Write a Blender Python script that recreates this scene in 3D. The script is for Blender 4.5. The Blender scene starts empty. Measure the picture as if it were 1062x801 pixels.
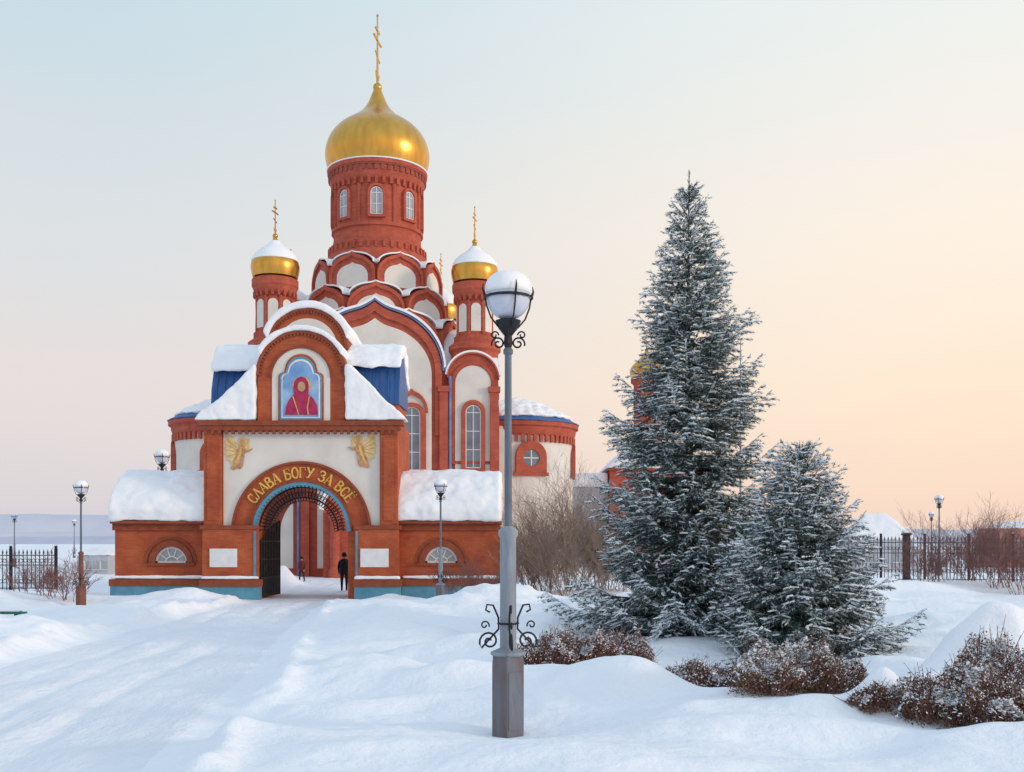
import bpy, bmesh, math, random
import numpy as np
from mathutils import Vector, Matrix
from mathutils.geometry import tessellate_polygon
random.seed(7); RNG=np.random.default_rng(11)
scene=bpy.context.scene
COL=scene.collection
def lin(c):
    return tuple((x/12.92 if x<=0.04045 else ((x+0.055)/1.055)**2.4) for x in c)
def S(r,g,b): return lin((r/255,g/255,b/255))

# ---------------- materials ----------------
def mat(name,c1,c2=None,scale=4.0,rough=0.8,bump=0.0,bscale=20.0,metal=0.0,detail=6,spec=0.3,stretch=None):
    m=bpy.data.materials.new(name); m.use_nodes=True
    nt=m.node_tree; b=nt.nodes['Principled BSDF']
    b.inputs['Roughness'].default_value=rough; b.inputs['Metallic'].default_value=metal
    b.inputs['Specular IOR Level'].default_value=spec
    tc=nt.nodes.new('ShaderNodeTexCoord')
    src=tc.outputs['Object']
    if stretch:
        mp=nt.nodes.new('ShaderNodeMapping'); mp.inputs['Scale'].default_value=stretch
        nt.links.new(src,mp.inputs['Vector']); src=mp.outputs['Vector']
    n=nt.nodes.new('ShaderNodeTexNoise'); n.inputs['Scale'].default_value=scale; n.inputs['Detail'].default_value=detail
    nt.links.new(src,n.inputs['Vector'])
    r=nt.nodes.new('ShaderNodeValToRGB'); r.color_ramp.elements[0].position=0.32; r.color_ramp.elements[1].position=0.68
    c2=c2 or tuple(x*0.85 for x in c1)
    r.color_ramp.elements[0].color=(*c2,1); r.color_ramp.elements[1].color=(*c1,1)
    nt.links.new(n.outputs['Fac'],r.inputs['Fac']); nt.links.new(r.outputs['Color'],b.inputs['Base Color'])
    if bump>0:
        n2=nt.nodes.new('ShaderNodeTexNoise'); n2.inputs['Scale'].default_value=bscale; n2.inputs['Detail'].default_value=8
        nt.links.new(src,n2.inputs['Vector'])
        bp=nt.nodes.new('ShaderNodeBump'); bp.inputs['Strength'].default_value=bump; bp.inputs['Distance'].default_value=0.05
        nt.links.new(n2.outputs['Fac'],bp.inputs['Height']); nt.links.new(bp.outputs['Normal'],b.inputs['Normal'])
    return m
def brickmat(name,c1,c2,mortar,sc=1.0):
    m=mat(name,c1,c2,scale=1.3,rough=0.85,bump=0.25,bscale=14)
    nt=m.node_tree; b=nt.nodes['Principled BSDF']
    ramp=[n for n in nt.nodes if n.type=='VALTORGB'][0]
    tc=[n for n in nt.nodes if n.type=='TEX_COORD'][0]
    sx=nt.nodes.new('ShaderNodeSeparateXYZ'); nt.links.new(tc.outputs['Object'],sx.inputs[0])
    ad=nt.nodes.new('ShaderNodeMath'); ad.operation='ADD'
    nt.links.new(sx.outputs[0],ad.inputs[0]); nt.links.new(sx.outputs[1],ad.inputs[1])
    cx=nt.nodes.new('ShaderNodeCombineXYZ'); nt.links.new(ad.outputs[0],cx.inputs[0]); nt.links.new(sx.outputs[2],cx.inputs[1])
    br=nt.nodes.new('ShaderNodeTexBrick'); br.inputs['Scale'].default_value=1.0
    br.inputs['Brick Width'].default_value=0.27*sc; br.inputs['Row Height'].default_value=0.09*sc; br.inputs['Mortar Size'].default_value=0.008*sc
    br.inputs['Color1'].default_value=(1,1,1,1); br.inputs['Color2'].default_value=(0.82,0.80,0.80,1); br.inputs['Mortar'].default_value=(*mortar,1)
    nt.links.new(cx.outputs[0],br.inputs['Vector'])
    mx=nt.nodes.new('ShaderNodeMix'); mx.data_type='RGBA'; mx.blend_type='MULTIPLY'; mx.inputs[0].default_value=1
    nt.links.new(ramp.outputs['Color'],mx.inputs[6]); nt.links.new(br.outputs['Color'],mx.inputs[7])
    nt.links.new(mx.outputs[2],b.inputs['Base Color'])
    return m
M={}
M['brick']=brickmat('gate_brick',(0.52,0.13,0.052),(0.39,0.082,0.037),(0.8,0.72,0.7))
M['brickd']=mat('dark_brick',(0.31,0.08,0.04),(0.23,0.055,0.03),rough=0.85,bump=0.2)
M['cbrick']=brickmat('church_brick',(0.54,0.125,0.075),(0.41,0.088,0.055),(0.85,0.78,0.76),1.4)  # red shifted slightly pinker: distance haze put into the brick colour
M['cbrickd']=mat('church_brick_dark',(0.36,0.085,0.058),(0.27,0.065,0.048),scale=1,rough=0.85)
M['white']=mat('white_plaster',(0.76,0.71,0.65),(0.65,0.61,0.56),scale=0.7,rough=0.9,bump=0.1,bscale=8)
M['wframe']=mat('white_paint',(0.8,0.8,0.8),(0.7,0.7,0.72),rough=0.5)
M['blue']=mat('blue_roof_metal',(0.03,0.11,0.32),(0.02,0.075,0.23),scale=1.5,rough=0.5,spec=0.4,stretch=(3,3,.5))
M['bluep']=mat('frosted_blue_metal',(0.20,0.28,0.46),(0.08,0.15,0.34),scale=1.0,rough=0.7)
M['lblue']=mat('pale_blue_paint',(0.12,0.33,0.44),(0.08,0.23,0.33),scale=2,rough=0.7)
M['gold']=mat('gold_leaf',(0.76,0.41,0.085),(0.60,0.31,0.06),scale=0.9,rough=0.28,metal=0.92,bump=0.05,bscale=2,stretch=(2,2,.5))
M['glass']=mat('window_glass',(0.20,0.24,0.30),(0.09,0.11,0.15),scale=0.8,rough=0.12,spec=0.8)
M['glassl']=mat('pale_window_glass',(0.42,0.44,0.45),(0.28,0.31,0.34),scale=1.5,rough=0.2,spec=0.7)
M['iron']=mat('black_iron',(0.022,0.022,0.027),(0.012,0.012,0.014),rough=0.55,scale=9)
M['ironf']=mat('frosted_iron',(0.12,0.125,0.14),(0.025,0.025,0.03),rough=0.7,scale=6)
M['post']=mat('grey_metal_paint',(0.15,0.185,0.23),(0.10,0.12,0.15),scale=3,rough=0.55,bump=0.1,stretch=(3,3,0.7))
M['postrust']=mat('worn_base_metal',(0.17,0.20,0.25),(0.15,0.105,0.095),scale=2.2,rough=0.7,bump=0.2,stretch=(2.5,2.5,0.6))
M['postl']=mat('pale_metal_paint',(0.30,0.34,0.39),(0.20,0.23,0.27),scale=3,rough=0.6,bump=0.1,stretch=(3,3,0.7))
M['rust']=mat('red_brown_metal',(0.25,0.09,0.06),(0.15,0.06,0.05),rough=0.7)
M['globe']=mat('milky_globe_glass',(0.60,0.64,0.73),(0.50,0.54,0.64),rough=0.15,spec=0.7)
M['snow']=mat('snow_on_things',(0.90,0.905,0.92),(0.85,0.875,0.91),scale=2,rough=0.75,bump=0.35,bscale=5)
M['bark']=mat('spruce_bark',(0.08,0.055,0.04),(0.04,0.03,0.025),scale=10,rough=0.95)
M['needle']=mat('spruce_needles',(0.07,0.115,0.105),(0.038,0.07,0.06),scale=2.2,rough=0.7)
M['frost']=mat('frosted_needles',(0.70,0.74,0.78),(0.46,0.52,0.56),scale=3,rough=0.8)
M['leafa']=mat('red_brown_leaves',(0.22,0.085,0.06),(0.10,0.046,0.036),scale=9,rough=0.8)
M['leafb']=mat('yellow_green_leaves',(0.25,0.175,0.08),(0.10,0.08,0.04),scale=9,rough=0.8)
M['twig']=mat('grey_brown_twigs',(0.36,0.27,0.21),(0.24,0.17,0.13),scale=2,rough=0.9)
M['twigr']=mat('reddish_twigs',(0.30,0.15,0.125),(0.18,0.09,0.08),scale=2,rough=0.9)
M['haze']=mat('hazed_far_hills',S(214,212,220),S(204,204,214),scale=0.012,rough=1.0,spec=0.0)  # distance haze baked into the pale base colours of the hills
M['haze2']=mat('hazed_far_forest',S(200,201,212),S(190,192,206),scale=0.05,rough=1.0,spec=0.0)  # woodland paled the same way, haze painted into its colour
M['skin']=mat('skin',(0.5,0.28,0.2),rough=0.6)
M['jacket']=mat('dark_jacket',(0.018,0.025,0.04),(0.012,0.015,0.022),rough=0.85)
M['trouser']=mat('dark_trousers',(0.03,0.035,0.05),(0.02,0.02,0.03),rough=0.9)
M['coat']=mat('maroon_coat',(0.16,0.03,0.03),(0.08,0.02,0.02),rough=0.85)
M['hair']=mat('dark_hair',(0.02,0.015,0.012),rough=0.8)
M['green']=mat('green_paint',(0.02,0.16,0.10),rough=0.5)
M['door']=mat('church_door_blue',(0.03,0.06,0.17),(0.02,0.04,0.12),rough=0.5)
M['icblue']=mat('icon_blue',(0.14,0.30,0.58),(0.34,0.50,0.70),scale=1.6,rough=0.5)
M['icred']=mat('icon_crimson',(0.50,0.03,0.09),(0.28,0.02,0.09),scale=5,rough=0.5)
M['icskin']=mat('icon_skin',(0.55,0.32,0.16),rough=0.6)
M['icgold']=mat('icon_gold',(0.78,0.52,0.13),(0.60,0.34,0.07),scale=6,rough=0.5)
M['icorange']=mat('angel_orange',(0.62,0.36,0.20),(0.38,0.18,0.09),scale=9,rough=0.6)
M['icpale']=mat('angel_pale_gold',(0.76,0.60,0.30),(0.60,0.40,0.16),scale=7,rough=0.6)
M['wallg']=mat('grey_house_wall',(0.50,0.52,0.58),(0.44,0.46,0.52),rough=0.9)
M['farred']=mat('pale_red_wall',(0.48,0.24,0.20),(0.42,0.21,0.18),rough=0.9)

def snowground(name,c1,c2,tracks=False):
    m=bpy.data.materials.new(name); m.use_nodes=True; nt=m.node_tree; b=nt.nodes['Principled BSDF']
    b.inputs['Roughness'].default_value=0.7; b.inputs['Specular IOR Level'].default_value=0.25
    tc=nt.nodes.new('ShaderNodeTexCoord')
    n=nt.nodes.new('ShaderNodeTexNoise'); n.inputs['Scale'].default_value=0.35; n.inputs['Detail'].default_value=8
    nt.links.new(tc.outputs['Object'],n.inputs['Vector'])
    r=nt.nodes.new('ShaderNodeValToRGB'); r.color_ramp.elements[0].position=0.35; r.color_ramp.elements[1].position=0.65
    r.color_ramp.elements[0].color=(*c2,1); r.color_ramp.elements[1].color=(*c1,1)
    nt.links.new(n.outputs['Fac'],r.inputs['Fac']); nt.links.new(r.outputs['Color'],b.inputs['Base Color'])
    prev=None
    for sc,st,di in (((1.3,0.4,0.22),(5,0.45,0.06),(28,0.5,0.016)) if not tracks else ((1.3,0.35,0.2),(6,0.5,0.07),(28,0.5,0.018))):
        k=nt.nodes.new('ShaderNodeTexNoise'); k.inputs['Scale'].default_value=sc; k.inputs['Detail'].default_value=5
        if tracks:
            mp=nt.nodes.new('ShaderNodeMapping'); mp.inputs['Scale'].default_value=(1.7,0.5,1); nt.links.new(tc.outputs['Object'],mp.inputs['Vector']); nt.links.new(mp.outputs['Vector'],k.inputs['Vector'])
        else: nt.links.new(tc.outputs['Object'],k.inputs['Vector'])
        bp=nt.nodes.new('ShaderNodeBump'); bp.inputs['Strength'].default_value=st; bp.inputs['Distance'].default_value=di
        nt.links.new(k.outputs['Fac'],bp.inputs['Height'])
        if prev: nt.links.new(prev.outputs['Normal'],bp.inputs['Normal'])
        prev=bp
    nt.links.new(prev.outputs['Normal'],b.inputs['Normal'])
    return m
M['gsnow']=snowground('ground_snow',(0.895,0.915,0.945),(0.865,0.89,0.93))
M['rsnow']=snowground('packed_snow',(0.87,0.885,0.915),(0.79,0.815,0.865),True)

# ---------------- builders ----------------
def link(o,parent=None):
    COL.objects.link(o)
    if parent: o.parent=parent
    return o
def empty(name,loc,label,cat,rot=0,group=None):
    e=bpy.data.objects.new(name,None); e.location=loc; e.rotation_euler=(0,0,rot); e.empty_display_size=0.3
    e['label']=label; e['category']=cat
    if group: e['group']=group
    return link(e)
class MB:
    def __init__(s,xf=None): s.v=[]; s.f=[]; s.xf=xf or Matrix()
    def add(s,vs,fs):
        b=len(s.v); s.v.extend([tuple(s.xf@Vector(v)) for v in vs]); s.f.extend([tuple(i+b for i in f) for f in fs]); return s
    def box(s,x0,x1,y0,y1,z0,z1):
        return s.add([(x0,y0,z0),(x1,y0,z0),(x1,y1,z0),(x0,y1,z0),(x0,y0,z1),(x1,y0,z1),(x1,y1,z1),(x0,y1,z1)],
              [(0,3,2,1),(4,5,6,7),(0,1,5,4),(1,2,6,5),(2,3,7,6),(3,0,4,7)])
    def plate(s,loops,y0,y1,axis='y'):
        if isinstance(loops[0][0],(int,float)): loops=[loops]
        tris=tessellate_polygon([[Vector((p[0],p[1],0)) for p in l] for l in loops])
        flat=[p for l in loops for p in l]; n=len(flat)
        if axis=='y': vs=[(p[0],y0,p[1]) for p in flat]+[(p[0],y1,p[1]) for p in flat]
        else: vs=[(y0,p[0],p[1]) for p in flat]+[(y1,p[0],p[1]) for p in flat]
        fs=[tuple(t) for t in tris]+[tuple(n+i for i in reversed(t)) for t in tris]
        b=0
        for l in loops:
            k=len(l)
            for i in range(k):
                j=(i+1)%k; fs.append((b+i,b+j,n+b+j,n+b+i))
            b+=k
        return s.add(vs,fs)
    def lathe(s,prof,seg=32,cx=0,cy=0,cz=0,phase=0):
        vs=[];fs=[]
        for r,z in prof:
            for k in range(seg):
                a=2*math.pi*(k+phase)/seg; vs.append((cx+r*math.cos(a),cy+r*math.sin(a),cz+z))
        for i in range(len(prof)-1):
            for k in range(seg):
                k2=(k+1)%seg; fs.append((i*seg+k,i*seg+k2,(i+1)*seg+k2,(i+1)*seg+k))
        fs.append(tuple(reversed(range(seg)))); fs.append(tuple((len(prof)-1)*seg+k for k in range(seg)))
        return s.add(vs,fs)
    def tube(s,pts,r,seg=6,closed=False):
        pts=[Vector(p) for p in pts]; n=len(pts); rs=r if isinstance(r,(list,tuple)) else [r]*n
        vs=[];fs=[]
        for i,p in enumerate(pts):
            if closed: t=pts[(i+1)%n]-pts[i-1]
            else: t=pts[min(i+1,n-1)]-pts[max(i-1,0)]
            t.normalize()
            ref=Vector((0,1,0)) if abs(t.y)<0.9 else Vector((1,0,0))
            u=t.cross(ref).normalized(); w=t.cross(u)
            for k in range(seg):
                a=2*math.pi*k/seg; vs.append(tuple(p+(u*math.cos(a)+w*math.sin(a))*rs[i]))
        m=n if closed else n-1
        for i in range(m):
            for k in range(seg):
                k2=(k+1)%seg; j=(i+1)%n; fs.append((i*seg+k,i*seg+k2,j*seg+k2,j*seg+k))
        if not closed: fs.append(tuple(reversed(range(seg)))); fs.append(tuple((n-1)*seg+k for k in range(seg)))
        return s.add(vs,fs)
    def ball(s,c,r,seg=12,rings=8,sz=1.0):
        prof=[(max(1e-4,r*math.sin(math.pi*i/rings)),-r*sz*math.cos(math.pi*i/rings)) for i in range(rings+1)]
        return s.lathe(prof,seg,c[0],c[1],c[2])
    def mesh(s,name,m,smooth=False,recalc=True):
        me=bpy.data.meshes.new(name); me.from_pydata(s.v,[],s.f); me.update()
        if recalc:
            bm=bmesh.new(); bm.from_mesh(me); bmesh.ops.recalc_face_normals(bm,faces=bm.faces); bm.to_mesh(me); bm.free()
        me.materials.append(m)
        if smooth: me.polygons.foreach_set('use_smooth',[True]*len(me.polygons))
        return me
    def obj(s,name,m,parent=None,smooth=False,snow=0,disp=0.05,label=None):
        me=s.mesh(name,m,smooth or snow>0)
        o=bpy.data.objects.new(name,me); link(o,parent)
        if smooth and not snow:
            try: me.set_sharp_from_angle(angle=math.radians(40))
            except Exception: pass
        if snow: snowmod(o,snow,disp)
        if label: o['label']=label
        return o
CL=bpy.data.textures.new('snow_lumps','CLOUDS'); CL.noise_scale=0.7
def snowmod(o,vox,disp):
    r=o.modifiers.new('r','REMESH'); r.mode='VOXEL'; r.voxel_size=vox; r.use_smooth_shade=True
    sm=o.modifiers.new('s','SMOOTH'); sm.factor=0.6; sm.iterations=6
    d=o.modifiers.new('d','DISPLACE'); d.texture=CL; d.strength=disp; d.mid_level=0.5
    d.texture_coords='GLOBAL'
def arc(cx,cz,r,a0,a1,n=24,rz=None):
    rz=rz or r
    return [(cx+r*math.cos(math.radians(a0+(a1-a0)*i/n)),cz+rz*math.sin(math.radians(a0+(a1-a0)*i/n))) for i in range(n+1)]
def archloop(cx,hw,z0,zs,n=20):
    return [(cx-hw,z0),(cx+hw,z0)]+arc(cx,zs,hw,0,180,n)
def ring(cx,cz,r0,r1,a0,a1,n=28):
    return arc(cx,cz,r1,a0,a1,n)+arc(cx,cz,r0,a1,a0,n)
def ogee(cx,hw,zs,zt,z0=None,n=16):
    R=(zt-zs); pts=[]
    for i in range(n+1):
        a=math.radians(74*i/n); pts.append((hw*math.cos(a),R*0.885*math.sin(a)))
    x1,z1=pts[-1]
    for i in range(1,6):
        t=i/5; pts.append((x1*(1-t),z1+(R-z1)*(0.45*t+0.55*t*t)))
    right=[(cx+x,zs+z) for x,z in pts]; left=[(cx-x,zs+z) for x,z in reversed(pts[:-1])]
    out=right+left
    if z0 is not None: out=[(cx+hw,z0)]+out+[(cx-hw,z0)]
    return out
def oband(cx,o,i,z0=None):
    a=ogee(cx,*o,z0); b=ogee(cx,*i,z0); return a+b[::-1]
def T(x,y,z): return Matrix.Translation((x,y,z))
def RZ(d): return Matrix.Rotation(math.radians(d),4,'Z')
MC={}
def window(parent,xf,w,h,glass='glass',nv=1,nh=3,wt=0.07):
    key=(w,h,glass,nv,nh)
    if key not in MC:
        a=MB(); a.plate(archloop(0,w/2,0,h-w/2),0.03,0.06)
        f=MB(); f.plate([archloop(0,w/2,0,h-w/2),archloop(0,w/2-wt,wt,h-w/2)],-0.02,0.02)
        for i in range(nv):
            x=-w/2+w*(i+1)/(nv+1); f.box(x-wt*.35,x+wt*.35,-0.015,0.025,wt,h-w/2+math.sqrt(max(0,(w/2)**2-x*x))-0.02)
        for i in range(nh):
            z=(h-w/2)*(i+1)/nh; f.box(-w/2+0.01,w/2-0.01,-0.012,0.022,z-wt*.35,z+wt*.35)
        MC[key]=(a.mesh('window',M[glass]),f.mesh('frame',M['wframe']))
    o=bpy.data.objects.new('window',MC[key][0]); link(o,parent); o.matrix_local=xf
    f=bpy.data.objects.new('frame',MC[key][1]); link(f,o)
    return o

# ---------------- terrain ----------------
TB=RNG.random((256,256))
def vn(x,y,o=0):
    x=np.asarray(x,float)+o*17.3+1000; y=np.asarray(y,float)+o*9.1+1000
    xi=np.floor(x).astype(int); yi=np.floor(y).astype(int); fx=x-xi; fy=y-yi
    fx=fx*fx*(3-2*fx); fy=fy*fy*(3-2*fy)
    g=lambda a,b: TB[a%256,b%256]
    return (g(xi,yi)*(1-fx)+g(xi+1,yi)*fx)*(1-fy)+(g(xi,yi+1)*(1-fx)+g(xi+1,yi+1)*fx)*fy-0.5
RY=np.array([0,12,20,30,40,48,60,72,90]); RX=np.array([-6.5,-7.0,-7.7,-8.6,-9.1,-9.15,-9.4,-9.6,-9.6]); RW=np.array([3.3,3.3,3.1,2.6,2.0,1.75,3,5,5])
def roadc(y): return np.interp(y,RY,RX),np.interp(y,RY,RW)
MOUNDS=[ # x,y,sx,sy,h
 (1.7,16.6,1.1,0.8,0.50),(0.4,21.3,1.7,1.1,0.55),(7.9,17.2,1.1,1.0,0.90),(9.8,18,2.0,1.4,0.8),(6.3,16.0,1.0,.7,.35),
 (5.05,14.35,0.34,0.34,0.50),(4.0,14.1,.6,.3,.16),(5.9,12.7,.6,.3,.20),(6.9,12.6,.5,.3,.22),(2.3,14.2,.8,.4,.16),(-0.4,35,3.2,2.0,0.75),(3.2,32,2.6,1.8,0.75),(1.2,28,2.0,1.3,0.5),(-1.0,38.5,1.2,2,0.35),(-3.4,31,1.3,2.0,0.5),(-2.2,25,1.6,1.3,.5),(-2.9,18.8,1.1,1.1,.38),(-1.4,21.8,1.4,.7,.35),(-.9,17.6,.9,.5,.2),
 (-19,37,2.0,1.4,0.45),(-21,41,3,2,0.6),(-13.2,42,1.4,1.0,0.42),(-12,60,2.2,1.6,1.3),(-9.0,66,1.4,2,1.5),(-7.2,60,1.2,2,1.0),(-15.8,58,1.6,2,0.9),(-17,30,3,1.2,.35),(-12.5,26,1.5,2,.4),
 (5.5,24,3,1.6,0.3),(10,28,4,2,0.35),(-4.9,43.8,0.9,0.9,0.35),(8.5,12.4,1.6,0.6,0.3),(15,45,6,2.5,0.6),(24,50,7,3,0.5),(12,38,5,1.5,.4),(9,22,2,.9,.35),
 (-3.2,12.5,0.8,0.4,0.26),(-4.1,13.1,0.5,0.35,0.18),(6.6,20,2.0,.8,0.30)]
def H(x,y):
    x=np.asarray(x,float); y=np.asarray(y,float)
    cx,w=roadc(y); d=np.abs(x-cx)/w+0.09*vn(x/1.4,y/1.8,12)+.04*vn(x/.4,y/.4,13)
    off=1/(1+np.exp(-(d-1.04)*11))
    near=np.exp(-np.maximum(0,y-60)/60)
    bil=lambda s,o: 0.25-np.abs(vn(x/s,y/(s*.7),o))
    h=(0.48*vn(x/4.2,y/3.0)+0.30*bil(2.2,1)+0.13*vn(x/1.2,y/.8,14)+0.04*vn(x/.5,y/.38,2)+0.016*vn(x/.22,y/.2,5))*off*near
    h+=off*0.18*near
    for mx,my,sx,sy,hh in MOUNDS: h=h+hh*np.exp(-((x-mx)/sx)**2-((y-my)/sy)**2)*(0.9+0.55*vn(x/.9,y/.7,3)+.14*vn(x/.3,y/.3,4))*np.clip(off,0.0,1)
    berm=np.exp(-((d-1.13)/0.09)**2)*(y<43)
    h+=berm*(0.12+0.24*vn(x/.8,y/1.2,4)+0.17*vn(x/.3,y/.35,7))
    on=1-off
    h+=on*(0.08*vn((x-cx)/0.42,y/6,6)+0.08*vn(x/1.6,y/2,8)+0.035*vn(x/.35,y/.5,9)+.016*vn(x/.15,y/.15,10))*near
    for tx in (-1.3,-.1,1.1): h-=on*0.045*np.exp(-((x-cx-tx-.25*np.sin(y/4))/.16)**2)*near
    g=np.exp(-(np.maximum(0,np.abs(x+9.1)-9)/1.5)**2)*np.exp(-(np.maximum(0,np.abs(y-48.3)-3.2)/1.2)**2)
    h=h*(1-0.9*g)
    l=np.exp(-((x+0.05)/1.3)**2-((y-13.6)/1.3)**2)+np.exp(-((x+2.8)/.9)**2-((y-41.5)/2.5)**2)+np.exp(-((x+16.05)/.9)**2-((y-39.0)/2.5)**2)
    l=l+.8*np.exp(-((x-4.1)/1.5)**2-((y-17.2)/1.0)**2)
    h=h*(1-.85*np.clip(l,0,1))
    return h
def h1(x,y): return float(H(np.array([x]),np.array([y]))[0])
def rawmesh(name,co,faces,m,smooth=False):
    me=bpy.data.meshes.new(name); nf,k=faces.shape
    me.vertices.add(len(co)); me.vertices.foreach_set('co',np.ascontiguousarray(co,dtype=np.float32).ravel())
    me.loops.add(nf*k); me.loops.foreach_set('vertex_index',np.ascontiguousarray(faces,dtype=np.int32).ravel())
    me.polygons.add(nf); me.polygons.foreach_set('loop_start',np.arange(0,nf*k,k,dtype=np.int32))
    try: me.polygons.foreach_set('loop_total',np.full(nf,k,dtype=np.int32))
    except Exception: pass
    me.update(calc_edges=True); me.validate()
    me.materials.append(m)
    if smooth: me.polygons.foreach_set('use_smooth',np.ones(nf,dtype=bool))
    return me
def gridmesh(name,xs,ys,zf,m):
    X,Y=np.meshgrid(xs,ys); Z=zf(X,Y); nx=len(xs); ny=len(ys)
    co=np.stack([X,Y,Z],-1).reshape(-1,3).astype(np.float32)
    i=np.arange(nx*ny).reshape(ny,nx)
    q=np.stack([i[:-1,:-1],i[:-1,1:],i[1:,1:],i[1:,:-1]],-1).reshape(-1,4)
    return rawmesh(name,co,q,m,True)
def axis(a0,a1,step,f0,f1,g=1.22):
    c=list(np.arange(a0,a1,step)); s=step
    while c[-1]<f1: s*=g; c.append(c[-1]+s)
    s=step; l=[]; p=a0
    while p>f0: s*=g; p-=s; l.append(p)
    return np.array(l[::-1]+c)
xs=axis(-15,12,0.09,-2500,2500,1.10); ys=axis(10.5,44,0.09,-400,3000,1.08)
g=bpy.data.objects.new('ground',gridmesh('ground',xs,ys,H,M['gsnow'])); link(g); g['kind']='structure'; g['label']='wide snow covered ground with soft drifts and banks'
ry=np.arange(2,72,0.09); rt=np.linspace(-0.97,0.97,72)
Yg,Tg=np.meshgrid(ry,rt,indexing='ij'); cx,w=roadc(Yg); Xg=cx+Tg*w; Zg=H(Xg,Yg)+0.012
Zg-=0.10*np.clip((np.abs(Tg)-.84)/.13,0,1)
co=np.stack([Xg,Yg,Zg],-1).reshape(-1,3); i=np.arange(Xg.size).reshape(Xg.shape)
q=np.stack([i[:-1,:-1],i[:-1,1:],i[1:,1:],i[1:,:-1]],-1).reshape(-1,4)
r=bpy.data.objects.new('road',rawmesh('road',co,q,M['rsnow'],True)); link(r); r['kind']='structure'; r['label']='packed snow driveway with wheel ruts leading through the gate'
def hill(name,y,zt,amp,fr,m,x0,x1,thick=80,o=0,label='low hazy snowy hills on the horizon'):
    xs=np.linspace(x0,x1,400); top=zt*(0.6+0.4*np.sin(np.linspace(0,math.pi,400)))+amp*(vn(xs/fr,xs*0,o)+0.5*vn(xs/fr*3.1,xs*0,o+1)+0.25*vn(xs/fr*9,xs*0,o+2))
    v=np.concatenate([np.stack([xs,xs*0+y,xs*0-2],1),np.stack([xs,xs*0+y+thick*.5,top],1),np.stack([xs,xs*0+y+thick,xs*0-2],1)])
    n=400; f=[]
    for k in range(n-1): f.append((k,k+1,n+k+1,n+k)); f.append((n+k,n+k+1,2*n+k+1,2*n+k))
    o_=bpy.data.objects.new(name,rawmesh(name,v,np.array(f),m,True)); link(o_); o_['kind']='structure'; o_['label']=label
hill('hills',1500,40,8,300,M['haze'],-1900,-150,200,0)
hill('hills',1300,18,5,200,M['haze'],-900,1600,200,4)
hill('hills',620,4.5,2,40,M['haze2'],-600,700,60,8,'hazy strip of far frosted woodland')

# ---------------- gate building ----------------
GX,GY=-9.12,46.0; K=23.9
def gx(p): return (p-313)/K
def gz(p): return (622-p)/K
gate=empty('gate_building',(GX,GY,0),'orange-red brick church gate, snowy arched gables, gold lettering over the archway','gate')
ax,az=0.0,gz(551); R=48/K
def u(p): return p/K
wall=MB()
outer=[(gx(213),-0.3)]+[(-R,-0.3)]+[(x,z) for x,z in arc(0,az,R,180,0,32)]+[(R,-0.3),(gx(413),-0.3),(gx(413),gz(437)),(gx(213),gz(437))]
wall.plate(outer,0.0,5.0)
for a,b in ((213,231),(395,413)):
    wall.box(gx(a),gx(b),-0.22,0.0,gz(600),gz(447))
    wall.box(gx(a)+.15,gx(b)-.15,-0.26,-0.22,gz(540),gz(455))
wall.box(gx(213)-.04,gx(269),-0.3,-0.0,gz(602),gz(545)).box(gx(369),gx(413)+.04,-0.3,-0.0,gz(602),gz(545))
wall.box(gx(218),gx(410),0.9,4.6,gz(437),gz(408))
wall.plate([(gx(268),gz(437)),(gx(358),gz(437))]+arc(0,gz(390),u(45),0,180,36),-0.12,2.2)
wall.plate([(gx(272),gz(437)),(gx(356),gz(437))]+arc(0,gz(356),u(41),0,180,36),1.3,4.8)
wall.obj('wall',M['brick'],gate)
tr=MB()
tr.box(gx(207),gx(419),-0.34,0.25,gz(442),gz(437)).box(gx(210),gx(416),-0.28,-0.0,gz(447),gz(442))
tr.box(gx(212)-.1,gx(269)+.03,-0.36,0,gz(549),gz(545)).box(gx(369)-.03,gx(414)+.1,-0.36,0,gz(549),gz(545))
tr.plate(ring(0,az,u(70.0),u(72.5),2,178,40),-0.12,0.0)
tr.plate(ring(0,az,u(51.0),u(52.8),0,180,40),-0.12,0.0)
tr.plate(ring(0,gz(390),u(43.5),u(47),0,180,40),-0.2,2.3)
tr.plate(ring(0,gz(392),u(30),u(32),0,180,40),-0.2,0.0)
tr.plate(ring(0,gz(356),u(40),u(43.5),0,180,40),1.2,4.9)
for a in range(4,180,5):
    tr.xf=T(0,0,gz(390))@Matrix.Rotation(math.radians(-a),4,'Y'); tr.box(u(41),u(43.4),-0.19,-0.1,-.05,.05)
    tr.xf=T(0,0,gz(356))@Matrix.Rotation(math.radians(-a),4,'Y'); tr.box(u(37.5),u(40),1.22,1.32,-.05,.05)
tr.xf=Matrix()
for p in range(214,414,7): tr.box(gx(p),gx(p)+.13,-0.31,-0.2,gz(451),gz(447))
tr.obj('cornice',M['brickd'],gate)
pn=MB(); pn.plate([(gx(232),gz(545)),(gx(232),gz(448)),(gx(394),gz(448)),(gx(394),gz(545))]+arc(0,az,u(72.5),5,175,40),-0.03,0.02); pn.obj('plaster_panel',M['white'],gate)
pn=MB(); pn.plate([(gx(283),gz(437)),(gx(343),gz(437))]+arc(0,gz(392),u(30),0,180,30),-0.15,-0.1); pn.obj('plaster_panel',M['white'],gate)
pn=MB(); pn.plate([(gx(282),gz(400)),(gx(346),gz(400))]+arc(0,gz(356),u(32),0,180,30),1.26,1.31); pn.obj('plaster_panel',M['white'],gate)
ar=MB(); ar.plate(ring(0,az,u(47.6),u(50.8),-0,180,40),-0.10,0.3)
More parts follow.
